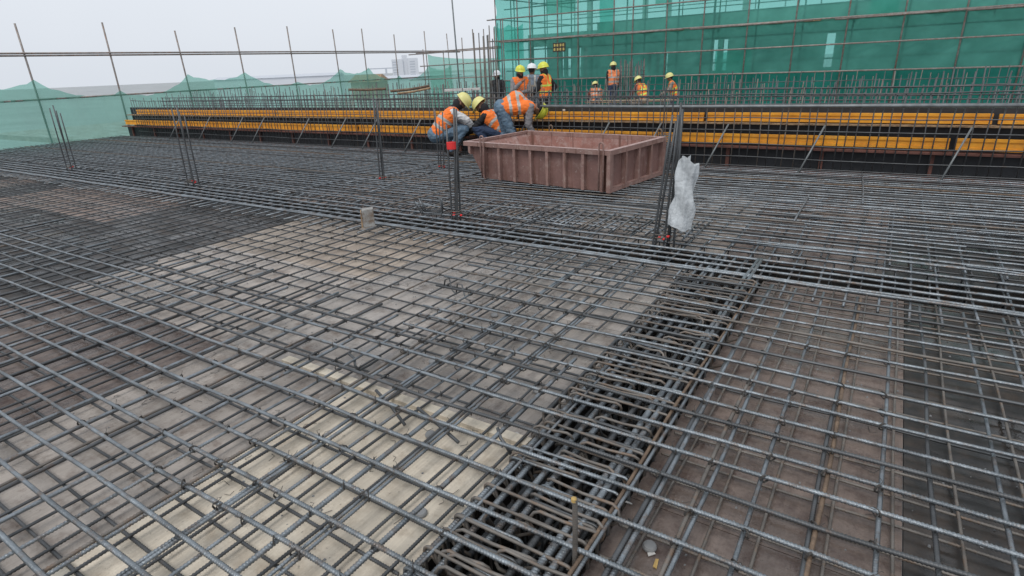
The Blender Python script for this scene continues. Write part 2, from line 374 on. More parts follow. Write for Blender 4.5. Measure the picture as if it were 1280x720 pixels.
# --- top mat over the near bays and the beam
bars = []
for i, v in enumerate(Av):
    if v < 2.42: us = -13
    else: us = random.uniform(-2.75, -2.45)+(v-2.4)*-.12
    dv = random.uniform(-.012, .012)
    bars.append(((us, v, 0), (4.4, v+dv, 0), .0093 if v < 2.5 else .0084, True, pick() if v > 1.8 else None))
Bu = [(-1.12, .0075), (-1.30+.01, .0115), (-1.50, .0075), (-1.525, .0075), (-1.64, .0115), (-1.83, .008), (-1.965, .009), (-1.99, .009), (-2.20, .009), (-2.235, .009), (-2.43, .0085)]
for u, r in Bu: bars.append(((u, -.6, -.0205), (u+random.uniform(-.02, .02), 2.62 if u > -1.4 else 4.3, -.0205), r*.9, True, pick()))
for u in (-2.68, -2.9, -3.14, -3.38, -3.62, -3.87, -4.1, -4.36, -4.6, -4.86, -5.1, -5.35, -5.6, -5.9, -6.2, -6.5, -6.8, -7.1, -7.4, -7.8, -8.2, -8.6):
    bars.append(((J(u), -.6, -.0205), (J(u), 2.62+random.uniform(-.1, .35), -.0205), .0095, True, pick()))
for u, r in ((-.655, .008), (-.635, .008), (-.56, .0105), (-.535, .0105), (-.40, .009), (-.375, .009), (-.2, .009), (-.02, .009), (0.0, .009), (.18, .009), (.36, .009), (.56, .009), (.76, .009), (.95, .009), (1.15, .009), (1.35, .009), (1.6, .009), (1.85, .009), (2.1, .009), (2.4, .009), (2.7, .009), (3.0, .009), (3.4, .009), (3.8, .009)):
    bars.append(((u, -.3, -.0205), (u+random.uniform(-.02, .02), 4.3, -.0205), r*.92, True, 'rusty' if u == -.655 else pick()))
mat_thing('top_rebar_mat', 'upper layer of blue grey ribbed bars crossing the near bays and the beam', -1.5, 1.8, bars)
# short loose hooked dowels on the pale boards
# --- bottom mats
def grid(u0, u1, du, v0, v1, dv, zA, zB, r, near=False, skip=0., ext=0.):
    out = []; v = v0+dv/2
    while v < v1:
        vv = J(v, dv*.12)
        if random.random() >= skip: out.append(((u0-ext, vv, zA), (u1+ext, J(vv, .01), zA), r, near, pick()))
        v += dv
    u = u0+du/2
    while u < u1:
        uu = J(u, du*.12)
        if random.random() >= skip: out.append(((uu, v0-ext, zB), (J(uu, .01), v1+ext, zB), r, near, pick()))
        u += du
    return out
random.seed(11)
LBG = grid(-20.4, -1.22, .205, -.6, 4.66, .195, -.112, -.100, .0070, True)
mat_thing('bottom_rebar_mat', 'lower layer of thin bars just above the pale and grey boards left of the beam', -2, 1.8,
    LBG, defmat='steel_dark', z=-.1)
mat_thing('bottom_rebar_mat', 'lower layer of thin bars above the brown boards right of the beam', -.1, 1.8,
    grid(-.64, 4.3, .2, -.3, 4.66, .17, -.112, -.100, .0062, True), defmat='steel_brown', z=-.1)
# --- far bay mats: several crossing layers, dense
random.seed(12)
far_top = grid(-20.4, 4.5, .235, 5.15, 9.2, .125, 0, -.02, .0085)
mat_thing('top_rebar_mat', 'dense upper layer of grey bars between the cross beam and the orange timber beams', -3, 7, far_top)
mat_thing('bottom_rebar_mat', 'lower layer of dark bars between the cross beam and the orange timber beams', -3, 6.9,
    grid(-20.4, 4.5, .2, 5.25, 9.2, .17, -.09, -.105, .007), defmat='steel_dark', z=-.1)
# doubled local bars laid loosely in the far bay (extra steel seen left of the skip)
bars = []
for i in range(34):
    u = random.uniform(-9.5, .8); v = random.uniform(5.1, 8.6)
    if random.random() < .65: bars.append(((u, v, .018), (u+random.uniform(1.2, 3.2), v+random.uniform(-.25, .25), .018), .0085, False, pick()))
    else: bars.append(((u, v-.8, .034), (u+random.uniform(-.3, .3), v+random.uniform(.4, 1.1), .034), .0085, False, pick()))
mat_thing('loose_bars', 'loose extra bars scattered over the dense mat left of the red skip', -3, 6.5, bars, cat='loose rebar', z=.02)
# --- cross beam cage: thick bars along u, short ties across
def stirrup_pts(w, d, z0, r=.02, along='v', n=4):
    """rounded rectangle loop in a vertical plane, open at one top corner with hooks"""
    x0, x1, zt, zb_ = -w/2, w/2, z0, z0-d; P = []
    def arc(cx, cz, a0, a1, rr):
        for i in range(n+1):
            a = a0+(a1-a0)*i/n; P.append((cx+rr*cos(a), 0, cz+rr*sin(a)))
    # start with hook inside the core, up around the corner, round the loop, end with second hook
    P.append((x0+r+.075, .006, zt-r-.085)); P.append((x0+r+.01, .004, zt-r-.012))
    arc(x0+r, zt-r, rad(225), rad(90), r)
    arc(x1-r, zt-r, rad(90), 0, r); arc(x1-r, zb_+r, 0, rad(-90), r)
    arc(x0+r, zb_+r, rad(-90), rad(-180), r); arc(x0+r, zt-r, rad(180), rad(45), r)
    P.append((x0+r+.07, -.008, zt-r-.08)); 
    return P
t = site('beam_cage', 'dark steel beam cage with curved stirrup hooks sunk in the trench at lower right', 'beam cage', (BU0+BU1)/2, 1.8)
uc = (BU0+BU1)/2
random.seed(5)
for (u, z, r, va, vb, nr, ma) in ((-1.145, -.052, .0125, -1, 4.9, 1, None), (-1.215, -.056, .0115, 2.1, 4.9, 1, 'steel_dark'), (-1.075, -.053, .0125, -1, 4.9, 1, None),
        (-1.0, -.055, .0135, 1.28, 4.9, 1, None), (-1.03, -.055, .0135, -1, .95, 1, None), (-.94, -.054, .0135, 1.34, 4.9, 1, None), (-.94, -.056, .013, -1, 1.1, 1, None),
        (-.845, -.053, .0125, -1, 4.9, 1, 'steel_dark'), (-.765, -.036, .0145, -1, 4.9, 1, None), (-.727, -.032, .0135, -1, 4.9, 1, None),
        (-1.14, -.16, .0115, -1, 4.9, 1, 'steel_dark'), (-1.08, -.15, .012, -1, 4.9, 1, 'steel_dark'), (-.9, -.15, .012, -1, 4.9, 1, 'steel_dark'), (-.77, -.2, .0115, -1, 4.9, 1, 'steel_dark'),  # deeper bars take darker steel: cage shade put into the colour
        (-1.14, -.62, .0125, -1, 4.9, 0, 'steel_dark'), (-1.1, -.62, .0125, -1, 4.9, 0, 'steel_dark'), (-.99, -.62, .0125, -1, 4.9, 0, 'steel_dark'), (-.88, -.62, .0125, -1, 4.9, 0, 'steel_dark'), (-.77, -.62, .0125, -1, 4.9, 0, 'steel_dark'),
        (-1.16, -.38, .008, -1, 4.9, 0, 'steel_dark'), (-.745, -.38, .008, -1, 4.9, 0, 'steel_dark')):
    mb = MB(); pts, rr = bar_path((u, va, z), (u+random.uniform(-.008, .008), vb, z), .004, bool(nr), r)
    mb.tube([p-Vector((uc, 1.8, 0)) for p in pts], r, 10, radii=rr, skew=.004 if nr else None)
    mb.build('long_bar', ma or 'steel', t, smooth=True)
v = .12
while v < 4.3:
    near = v < 3
    for w_, off, dz in ((.50 if v < 2.2 else .54, 0, 0.002), (.30, random.uniform(.012, .022), -.004)):
        P = stirrup_pts(w_, .62, -.027+dz, .024, n=5 if near else 3)
        mb = MB(); tw = random.uniform(-.05, .05); bow = random.uniform(.004, .016); sh = (.015 if v < 2.2 else -.005) if w_ > .4 else random.choice((-.07, .1))+random.uniform(-.02, .02); ln = random.uniform(-.02, .02)
        Q = [Vector((p[0]+sh, p[1]+v-1.8+off+p[0]*tw+ln*max(0, p[2]+.1)*3, p[2]+(bow*(1-(p[0]/(w_/2))**2) if p[2] > -.06 else 0))) for p in P]
        mb.tube(Q, .0068, 7 if near else 5)
        mb.build('stirrup', random.choice(('steel_brown', 'steel_brown', 'steel_dark', 'steel')), t, smooth=True)
    for _ in range(random.choice((1, 1, 2)) if near else 1):       # cross tie with big curled hook over the top bars
        c = random.uniform(-.17, .2); yv = v-1.8+random.uniform(.02, .09); L = random.choice((.12, .2, .26)); s = random.choice((-1, 1)); mb = MB(); Q = []
        for i in range(7):
            a = rad(-60+i*40); Q.append(Vector((c+s*(-.03*sin(a)-L/2), yv, -.047+.03*cos(a))))
        Q = [Vector((c-s*(L/2)+s*.05, yv+.01, -.10)), *[Vector((c-s*L/2-s*.034*sin(rad(x)), yv+.004+.03*x/150, -.044+.034*cos(rad(x)))) for x in (140, 100, 60, 20)],
             Vector((c, yv, -.017)), *[Vector((c+s*L/2+s*.034*sin(rad(x)), yv-.004-.03*x/150, -.044+.034*cos(rad(x)))) for x in (0, 40, 80, 120, 150)], Vector((c+s*(L/2)-s*.03, yv-.01, -.11))]
        mb.tube(Q, .0068, 7); mb.build('cross_tie', 'steel_brown', t, smooth=True)
    v += random.uniform(.088, .116)
# --- transverse beam cage
t = site('beam_cage', 'black beam cage crossing the picture under ladder like bars, behind the near mats', 'beam cage', -3, 4.65)
random.seed(6)
for (v, z, r) in ((4.45, -.036, .0115), (4.49, -.036, .0115), (4.63, -.036, .011), (4.76, -.036, .011), (4.91, -.036, .0115), (5.07, -.036, .0115), (4.73, -.6, .012), (4.85, -.6, .012), (5.0, -.6, .012), (5.13, -.6, .012), (4.73, -.34, .008), (5.15, -.34, .008)):
    mb = MB(); add_bar(mb, (-17.3, v-4.65, z), (7.4, v-4.65+random.uniform(-.01, .01), z), r, False); mb.build('long_bar', 'steel' if z > -.1 else 'steel_dark', t, smooth=True)  # low bars darker than the top ones, trench shade in their colour
n = 0; u = 4.2; rest = MB()
while u > -18:
    P = stirrup_pts(.44, .55, -.055, .022, n=3); Q = [Vector((u+3+p[1], p[0]+.29, p[2])) for p in P]
    if u > 1.5 or u < -8.8: rest.tube(Q, .006, 4)
    else: mb = MB(); mb.tube(Q, .006, 5); mb.build('stirrup', 'steel_dark', t, smooth=True)
    u -= .21
tag(rest.build('stirrup', 'steel_dark', t, smooth=True), kind='stuff')
bars = []
for q in range(46):
    uq = -4.6+q*.072+random.uniform(-.02, .02); bars.append(((uq, 5.12+random.uniform(-.03, .05), .01), (uq+random.uniform(-.03, .03), 5.6+random.uniform(-.1, .25), .014), .008, False, random.choice((None, 'steel_dark', 'steel_brown'))))
u = -17.0
while u < 4.4:
    uu = J(u, .02); bars.append(((uu, 4.20+random.uniform(-.1, .05), -.057), (uu+random.uniform(-.02, .02), 5.35+random.uniform(-.05, .1), -.057), .0088, False, None)); u += .19
mat_thing('ladder_bars', 'short grey bars laid like ladder rungs across the dark cross beam trench', -3, 4.65, bars, cat='rebar mat')
# --- tie wires at the near crossings
random.seed(8); mb = MB()
Bt = [u for u, r in Bu]+[-.56, -.40, -.2, 0, .18]+[-2.68, -2.9, -3.14]
for v in Av[4:20]:
    for u in Bt:
        if random.random() < .85 and not (v > 2.62 and -1.4 < u < -.7) and not (u < -2.5 and v > 2.4):
            c = Vector((u, v, -.008)); s = random.choice((-1, 1)); R_ = .0175
            Q = [c+Vector((s*R_*cos(a)*.75, R_*cos(a)*.75, R_*sin(a)*.95)) for a in [2*pi*i/8 for i in range(8)]]
            mb.tube(Q, .0028, 5, closed=True)
            mb.tube([q_+Vector((s*.004, -s*.004, 0)) for q_ in Q], .0022, 4, closed=True)
            e = c+Vector((random.uniform(-.02, .02), random.uniform(-.02, .02), .02+random.uniform(0, .012)))
            mb.tube([c+Vector((0, 0, .012)), e, e+Vector((random.uniform(-.02, .02), random.uniform(-.02, .02), .004))], .0012, 4)
LA = [b for b in LBG if abs(b[0][1]-b[1][1]) < .1]; LB = [b for b in LBG if abs(b[0][1]-b[1][1]) > 1]
for A_ in LA:
    for B_ in LB:
        va, ub = A_[0][1], B_[0][0]
        if 1.2 < va < 4.6 and -6.4 < ub < -1.3 and random.random() < .8:
            c = Vector((ub+(B_[1][0]-ub)*(va+.6)/5.26, va+(A_[1][1]-va)*(ub+20.4)/19.2, -.106)); sg = random.choice((-1, 1))
            mb.tube([c+Vector((sg*.012*cos(a), .012*cos(a), .0135*sin(a))) for a in [2*pi*i/6 for i in range(6)]], .0032, 4, closed=True)
tag(siteobj(mb.build('tie_wire', 'wire')), 'small dark wire ties knotted round the near bar crossings', 'tie wire', kind='stuff')
# --- bent bars on near-left mat
def bent(name, label, cat, pts, r, ma, group=None):
    p0 = Vector(pts[0]); o = MB(); o.tube([Vector(p)-p0 for p in pts], r, 8); ob = o.build(name, ma, smooth=True)
    ob.location = W(*p0); ob.rotation_euler = (0, 0, AZ); return tag(ob, label, cat, group)
def SP(px, py, z):
    d = Fw*720+Rt*(px-640)-Up*(py-360); p = Vector((0, 0, H))+d*((z-H)/d.z); return (p.dot(UV), p.dot(VV), z)
bent('short_bar', 'short dark stub bar slanting down to pale boards near the left edge', 'rebar stub', [SP(470, 488, -.012), SP(489, 508, -.04), SP(506, 531, -.085)], .0085, 'steel_dark')
bent('short_bar', 'short stub bar slanting over pale boards beside the round spacer', 'rebar stub', [SP(522, 510, -.012), SP(548, 531, -.03), SP(573, 553, -.06)], .0085, 'steel_dark')
bent('hooked_bar', 'dark hooked bar end curling down near the left edge of the grey boards', 'hooked bar', [SP(436, 442, -.012), SP(443, 448, -.02), SP(444, 457, -.05), SP(449, 463, -.08), SP(462, 456, -.10), SP(476, 447, -.10)], .008, 'steel_dark')
bent('hooked_bar', 'dark stub bar bending down beside the beam cage above pale boards', 'hooked bar', [SP(622, 535, -.012), SP(626, 548, -.03), SP(632, 556, -.05), SP(640, 570, -.10)], .008, 'steel_dark')
bent('chair_spacer', 'zigzag wire chair standing under the upper bars in the middle of the grey boards', 'rebar chair',
     [(-2.86, 3.36, -.115), (-2.84, 3.36, -.04), (-2.78, 3.34, -.01), (-2.74, 3.32, -.10), (-2.69, 3.3, -.115), (-2.66, 3.29, -.02), (-2.6, 3.27, -.01), (-2.56, 3.25, -.11), (-2.5, 3.23, -.11)], .006, 'steel_dark')
# upright stub
mb = MB(); pts, rr = [], []
for i in range(110):
    z = i*.0035; pts.append(Vector((.004*sin(z*6), 0, z))); rr.append(.0085*(1.14 if i % 3 == 1 else .95))
mb.tube(pts, .0085, 10, radii=rr, skew=.003); up = mb.build('upright_bar', 'steel_brown', smooth=True); up.location = (.172, 1.505, -.16)
tag(up, 'short dark upright ribbed bar with a yellow painted tip beside the beam cage', 'upright bar')
c = MB(); c.lathe([(0, .385), (.009, .385), (.0095, .382), (.0095, .372)], n=10); c.build('painted_tip', 'chip', up, smooth=True)

# ---------------------------------------------------------------- round spacers and litter on the boards
def disc(label, x, y, r=.028):
    z = ZD+.004; o = MB(); o.lathe([(0, 0), (r, 0), (r*1.03, .008), (r*.85, .016), (0, .016)], n=18)
    ob = o.build('round_spacer', 'spacer', smooth=False); ob.location = (x, y, z); return tag(ob, label, 'spacer', 'round cement spacers lying on the boards')
def unproj(px, py, z):      # helper to survey positions from image measurements (python side only)
    d = Fw*720+Rt*(px-640)-Up*(py-360); k = (z-H)/d.z; return Vector((0, 0, H))+d*k
for px, py, lb in ((538, 543, 'round grey cement spacer on pale boards between two stub bars'), (526, 641, 'round grey cement spacer on pale boards nearest the bottom left'),
        (672, 488, 'small pale round spacer on the grey boards left of the beam cage'), (722, 392, 'dark round spacer under the mat at the middle of the grey boards, near the cage'),
        (618, 394, 'dark round spacer between double bars in the centre of the grey boards'), (495, 354, 'round spacer in the thin single layer grid at far left of the strip'),
        (812, 683, 'round grey spacer on brown boards in the lower right corner'), (541, 452, 'faint round spacer on the grey boards just behind the pale boards'), (800, 362, 'small dark spacer under the bars right of the grey boards')):
    p = unproj(px, py, ZD+.01); disc(lb, p.x, p.y, .026)
def litter(label, px, py, l, wd, rot, ma='chip'):
    p = unproj(px, py, ZD); o = MB(); o.hexa([(-l/2, -wd/2, 0), (l/2, -wd*.3, 0), (l/2*.9, wd*.45, 0), (-l/2*.8, wd/2, 0), (-l/2, -wd/2, .003), (l/2, -wd*.3, .004), (l/2*.9, wd*.45, .003), (-l/2*.8, wd/2, .005)])
    ob = o.build('wood_chip' if ma == 'chip' else 'paper_scrap', ma); ob.location = (p.x, p.y, ZD+.004); ob.rotation_euler = (0, 0, rot); tag(ob, label, 'litter', 'litter on the boards')
litter('long yellow wood chip on brown boards at lower right', 778, 682, .055, .016, 1.1)
litter('yellow wood chip nearest the bottom right corner of the strip', 820, 706, .045, .014, 1.1)
litter('pale scrap on brown boards above the yellow chips', 814, 694, .03, .014, .2, 'paper')
litter('crumpled pale scrap beside a double bar on the brown boards', 786, 630, .03, .008, -.6, 'paper')
litter('pale paper scrap on pale boards by the cage hooks', 643, 545, .05, .03, .5, 'paper')
litter('tiny pale scrap on the grey boards at left centre', 511, 450, .02, .012, .5, 'paper')

random.seed(77); o = MB()
for q in range(420):
    u = random.uniform(-6, 3); v = random.uniform(.9, 4.6)
    if BU0-.02 < u < BU1+.02: continue
    a = random.uniform(0, 6.3); l = random.uniform(.015, .06); c = Vector((u, v, ZD+.004))
    o.tube([c, c+Vector((l*cos(a), l*sin(a), .003)), c+Vector((l*cos(a)+l*.6*cos(a+1.4), l*sin(a)+l*.6*sin(a+1.4), .001+random.uniform(0, .01)))], .0013, 4)
tag(siteobj(o.build('wire_offcuts', 'wire')), 'tiny dark tie wire offcuts scattered over the form boards', 'wire offcuts', kind='stuff')
random.seed(78); o = MB()
for q in range(900):
    u = random.uniform(-6, 3); v = random.uniform(.9, 4.6)
    if BU0-.03 < u < BU1+.03: continue
    r = random.uniform(.002, .006); c = Vector((u, v, ZD+.001)); n0 = len(o.v)
    o.hexa([c+Vector((x*r*random.uniform(.6, 1.2), y*r*random.uniform(.6, 1.2), z*r)) for (x, y, z) in ((-1, -1, 0), (1, -1, 0), (1, 1, 0), (-1, 1, 0), (-.6, -.6, 1), (.6, -.6, 1), (.6, .6, 1), (-.6, .6, 1))])
tag(siteobj(o.build('mortar_crumbs', 'spacer')), 'small grey mortar crumbs lying on the form boards', 'crumbs', kind='stuff')
# ================================================================ OBJECTS NEAR THE CROSS BEAM
# concrete cover block standing on the bars
t = thing('concrete_block', 'small upright grey concrete block with rusty stained side standing on the bars at left', 'concrete block', (-1.50, 6.03, .008), rad(14))
o = MB(); o.hexa([(-.062, -.055, 0), (.062, -.055, 0), (.062, .055, 0), (-.062, .055, 0), (-.060, -.052, .185), (.060, -.055, .195), (.062, .052, .195), (-.058, .055, .188)])
b_ = o.build('block', 'concrete', t); bv = b_.modifiers.new('b', 'BEVEL'); bv.width = .006; bv.segments = 2
o = MB(); o.hexa([(-.082, -.05, 0), (-.064, -.055, 0), (-.064, .05, 0), (-.082, .05, 0), (-.074, -.048, .16), (-.064, -.05, .18), (-.063, .05, .18), (-.075, .045, .165)]); o.build('side_board', 'timber', t)
# U shaped stirrup bundle
t = thing('stirrup_bundle', 'bundle of bent U shaped links lying with open legs up behind the concrete block', 'stirrup bundle', (-.86, 6.35, .02), rad(-8))
for i in range(5):
    o = MB(); k = i*.012; sp = .10+random.uniform(-.02, .02)
    o.tube([(-.13-sp*.5+k, -.06+k*2, .16+k*.4), (-.12+k, .0, .02+k), (-.10, .01+k*2, .0+k), (.10, .01+k*2, .0+k), (.12, .0+k, .02+k), (.13-sp*.6+.03, -.03+k*2, .20-k*.5)], .006, 6); o.build('link', 'steel' if i % 2 else 'steel_dark', t, smooth=True)
# vertical starter bar clusters
def starters(label, x, y, tops, red=None, name='column_starter_bars', mn='steel_dark', z0=-.3):
    t = thing(name, label, 'starter bars', (x, y, 0), 0, 'column starter bars on the near deck')
    for (dx, dy, h, lx, ly) in tops:
        o = MB(); pts = [Vector((dx+lx*z/h, dy+ly*z/h, z)) for z in (z0, 0, h*.33, h*.66, h)]
        o.tube(pts, .0105, 7); o.build('starter_bar', mn, t, smooth=True)
    o = MB()
    for z in (.03, .06):
        o.tube([(cos(a)*.055, sin(a)*.05, z) for a in [2*pi*i/10 for i in range(10)]], .005, 5, closed=True)
    o.build('stirrup', 'steel_brown', t, smooth=True)
    if red:
        o = MB(); z = red; cx = tops[0][3]*z/tops[0][2]
        o.lathe([(.050, 0), (.053, .005), (.053, .075), (.050, .08), (.044, .08), (.044, 0), (.050, 0)], c=(cx*.5, 0, z), n=14, sy=.8); o.build('tape_band', 'red', t)
    o = MB()
    for q in range(3):
        a = random.uniform(0, 6.3); cx, cy = .05*cos(a), .05*sin(a)-.02; o.beam((cx-.02*sin(a), cy, .012+q*.012), (cx+.025, cy+.02*cos(a), .02+q*.012), .022, .012)
    o.build('red_tape', 'red', t)
    return t
starters('upright dark starter bars with a bright red tape band left of the skip', -.59, 6.34, [(-.05, 0, 1.0, .02, 0), (-.01, .03, 1.16, .07, 0), (.012, -.02, 1.15, .075, .02), (.045, .02, 1.02, .03, 0), (.0, 0, 1.13, .06, .0)], .735)
starters('pair of tall dark starter bars standing alone left of the squatting workers', -1.91, 8.84, [(-.03, 0, 1.2, .04, 0), (.03, .02, 1.14, .03, 0), (.0, .05, 1.17, .04, 0)])
starters('thin starter bars standing close in front of the squatting workers', -1.1, 9.73, [(-.03, 0, .95, .01, 0), (.0, .03, .75, .03, 0), (.05, .0, .9, .05, 0)])
starters('leaning dark starter bars at the right beside the white sheet', 1.38, 5.08, [(-.06, 0, 1.1, .11, 0), (-.03, .02, 1.05, .12, 0), (.04, 0, 1.1, .06, 0), (.08, .03, 1.1, .05, .0), (.12, -.03, 1.15, .0, 0), (.1, .05, 1.2, .03, 0)])
# side clusters further along the same beam line
for (u, lb) in ((-9.3, 'upright starter bars on the left deck along the cross beam'), (-13.6, 'upright starter bars far left near the netted fence'), (2.4, 'upright starter bars on the right deck along the cross beam')):
    p = W(u, 5.0); starters(lb, p.x, p.y, [(-.06, 0, 1.15, .03, 0), (.0, .04, 1.1, .05, 0), (.05, -.02, 1.2, .0, .02), (.1, .03, 1.05, .02, 0)])
# white plastic sheet hanging on the right bars
o = MB(); nx, nz_ = 26, 30
for sh_ in (0, -.004):
  for j in range(nz_+1):
    q = j/nz_; z = .17+.56*q
    for i in range(nx+1):
        a = (i/nx)*4.6+1.2; wid = .083+.006*sin(q*7+1)+.02*(1-q)+sh_; f_ = .010*sin(a*7+q*5)+.006*sin(a*13-q*9)+.012*sin(q*11+a*2)
        low = (-.05*max(0, sin(a*1.6)) if j == 0 else 0)
        o.v.append((.03*q+cos(a)*(wid+f_), sin(a)*(wid*.7+f_), z+low+(.05*sin(a*2) if j == nz_ else 0)))
S1 = (nx+1)*(nz_+1)
for k in (0, S1):
    for j in range(nz_):
        for i in range(nx):
            a = k+j*(nx+1)+i; o.f.append((a, a+1, a+nx+2, a+nx+1)); o.mi.append(0); o.tints.append(None)
ob = o.build('plastic_sheet', 'white_cloth', smooth=True); ob.location = (1.53, 4.97, 0); tag(ob, 'crumpled white plastic sheet wrapped round the starter bars at right', 'plastic sheet')
# stacked stirrups behind right end of skip
t = thing('stirrup_stack', 'small stack of square stirrups hung on upright bars beyond the right end of the skip', 'stirrup stack', (2.42, 8.9, 0), .3)
for i in range(13):
    o = MB(); s = .08; o.tube([(-s, -s, 0), (s, -s, 0), (s, s, 0), (-s, s, 0)], .006, 5, closed=True); q = o.build('stirrup', 'steel', t); q.location = (random.uniform(-.01, .01), 0, .1+i*.032)
for sx in (-.07, .07):
    o = MB(); o.tube([(sx, 0, -.1), (sx+.03, 0, 1.15)], .01, 6); o.build('starter_bar', 'steel_dark', t)

# ================================================================ SKIP
yaw = rad(139.37)
L_, W_, Hh, S_ = 2.469, 1.487, .517, .33
t = thing('steel_skip', 'shallow dusty red steel skip with ribbed sides resting on the bars', 'skip', (1.265, 7.144, .012), yaw)
# local x along the long front side (away from the near corner), local y = -depth  (right side direction = -y)
def sk(x, y, z): return (x, -y, z)
o = MB()
T = .012
# front and back plates (profile with raked left end)
def plate(y0, y1, mb, m=0):
    a = [(0, 0), (L_-S_, 0), (L_, Hh*.93), (L_, Hh), (0, Hh)]
    n = len(mb.v); 
    for y in (y0, y1):
        for (x, z) in a: mb.v.append(sk(x, y, z))
    mb.f += [tuple(n+i for i in range(5)), tuple(n+5+i for i in reversed(range(5)))]; mb.mi += [m, m]; mb.tints += [None, None]
    for i in range(5):
        mb.f.append((n+i, n+5+i, n+5+(i+1) % 5, n+(i+1) % 5)); mb.mi.append(m); mb.tints.append(None)
plate(.046, .046+T, o); plate(W_-.042, W_-.030, o)
o.build('long_side', 'skip_in', t)
o = MB(); o.box(.046, .046+T, -(W_-.043), -.059, .012, Hh); o.build('end_panel', 'skip_in', t)
o = MB(); o.box(.059, L_-S_+.0, -(W_-.043), -.059, 0.002, .012); o.build('floor', 'skip_in', t)
o = MB(); o.hexa([sk(L_-S_, .043, .0), sk(L_-S_+.012, .043, .0), sk(L_-S_+.012, W_-.043, .0), sk(L_-S_, W_-.043, .0), sk(L_-.014, .043, Hh*.96), sk(L_, .043, Hh*.96), sk(L_, W_-.043, Hh*.96), sk(L_-.014, W_-.043, Hh*.96)]); o.build('sloping_end', 'skip_in', t)
# ribs
def rib(pts, wd, mb, depth=.03): pass
nr = 9
for side in (0, 1):
    y0, y1 = ((-.016, .0415) if side == 0 else (W_-.0295, W_+.014))
    for i in range(nr):
        x = .10+i*(L_-.20)/(nr-1)
        zb_ = 0 if x < L_-S_ else (x-(L_-S_))/S_*Hh*.93
        if Hh-.05-zb_ < .05: continue
        o = MB(); wd = .042
        zb2 = 0 if x+wd/2 < L_-S_ else (x+wd/2-(L_-S_))/S_*Hh*.93
        o.hexa([sk(x-wd/2, y0, zb_+.003), sk(x+wd/2, y0, zb2+.003), sk(x+wd/2, y1, zb2+.003), sk(x-wd/2, y1, zb_+.003), sk(x-wd/2, y0, Hh-.056), sk(x+wd/2, y0, Hh-.056), sk(x+wd/2, y1, Hh-.056), sk(x-wd/2, y1, Hh-.056)])
        o.build('rib', 'skip', t)
for xx, sgn in ((-.004, 0),):
    for i in range(5):
        y = .05+i*(W_-.10)/4
        o = MB(); o.box(-.016, .0415, -(y+.022), -(y-.022), .056, Hh-.056); o.build('rib', 'skip', t)
# inner recessed panels outside skin, recess shade in its colour: thin outer plates over the core sides
o = MB(); plate(.042, .0459, o); o.build('outer_skin', 'skip_skin', t)
o = MB(); plate(W_-.0299, W_-.026, o); o.build('outer_skin', 'skip_skin', t)
o = MB(); o.box(.042, .0459, -(W_-.030), -.030, .0, Hh-.002); o.build('outer_skin', 'skip_skin', t)
# bottom channel on the end
o = MB(); o.box(-.018, .0415, -W_, 0, .0, .055); o.build('bottom_channel', 'skip', t)
# rim: flat channel all round
o = MB(); rz0, rz1 = Hh-.055, Hh
o.box(-.022, L_+.006, -.059, .022, rz0, rz1); o.box(-.010, L_+.006, -(W_+.010), -(W_-.045), rz0, rz1+.001)
o.box(-.022, .058, -(W_-.046), -.060, rz0, rz1+.001); o.box(L_-.04, L_+.006, -(W_-.046), -.060, rz0+.02, rz1)
rm = o.build('rim', 'skip', t)
o = MB(); o.box(-.023, L_+.007, -.046, .023, Hh+.0012, Hh+.005); o.box(-.011, L_+.007, -(W_+.011), -(W_-.046), Hh+.0012, Hh+.005)
o.box(-.023, .046, -(W_-.047), -.047, Hh+.0012, Hh+.005); o.box(L_-.041, L_+.007, -(W_-.047), -.047, Hh+.0012, Hh+.005); o.build('rim_top', 'skip_rim', rm)
# corner posts
for (x, y) in ((-.024, -.024), (-.024, W_-.038)):
    o = MB(); o.box(x, x+.05, -(y+.052), -y, .0, Hh-.002); o.build('corner_post', 'skip', t)
# lifting loops, rod running down the side
def loop(x, y, face):
    o = MB(); P = []; w2 = .031; hh = .10
    for z in (.02, Hh): P.append((x-w2, z))
    P += [(x-w2, Hh+hh-w2)]
    P += [(x-w2*cos(rad(a)), Hh+hh-w2+w2*sin(rad(a))) for a in (30, 60, 90, 120, 150)]
    P += [(x+w2, Hh+hh-w2), (x+w2, Hh), (x+w2, .02)]
    if face == 'back': P = [(px, max(z, Hh-.15)) for px, z in P]
    o.tube([sk(px, y, z) for px, z in P], .011, 7); o.build('lifting_loop', 'skip' if face == 'front' else 'rusty', t, smooth=True)
loop(.10, -.034, 'front'); loop(L_-S_-.05, -.034, 'front'); loop(.09, W_+.022, 'back'); loop(L_-S_-.15, W_+.022, 'back')

# ================================================================ EDGE FORMWORK
V0 = 9.42
def hbeam(u0, u1, v, z0, z1, label, grp):
    """timber I beam lying along u: two flanges and a web"""
    t = site('timber_beam', label, 'timber beam', (u0+u1)/2, v, z0, grp); t.rotation_euler.y = random.uniform(-.003, .003); L = (u1-u0)/2; h = z1-z0
    o = MB(); o.box(-L, L, -.03, .03, 0, .035); o.build('flange', 'orange_beam', t)
    o = MB(); o.box(-L, L, -.03, .03, h-.035, h); o.build('flange', 'orange_beam', t)
    o = MB(); o.box(-L+.001, L-.001, -.016, .016, .0355, h-.0355); o.build('web', 'orange_beam', t)
random.seed(21)
wh = ['left end beyond the picture strip', 'at far left', 'left of the workers', 'behind the squatting workers', 'behind the bending worker', 'behind the skip', 'right of the skip', 'at far right', 'rightmost']
us = [-20.5, -17.3, -13.6, -10.1, -6.4, -2.9, .7, 4.2, 7.9]
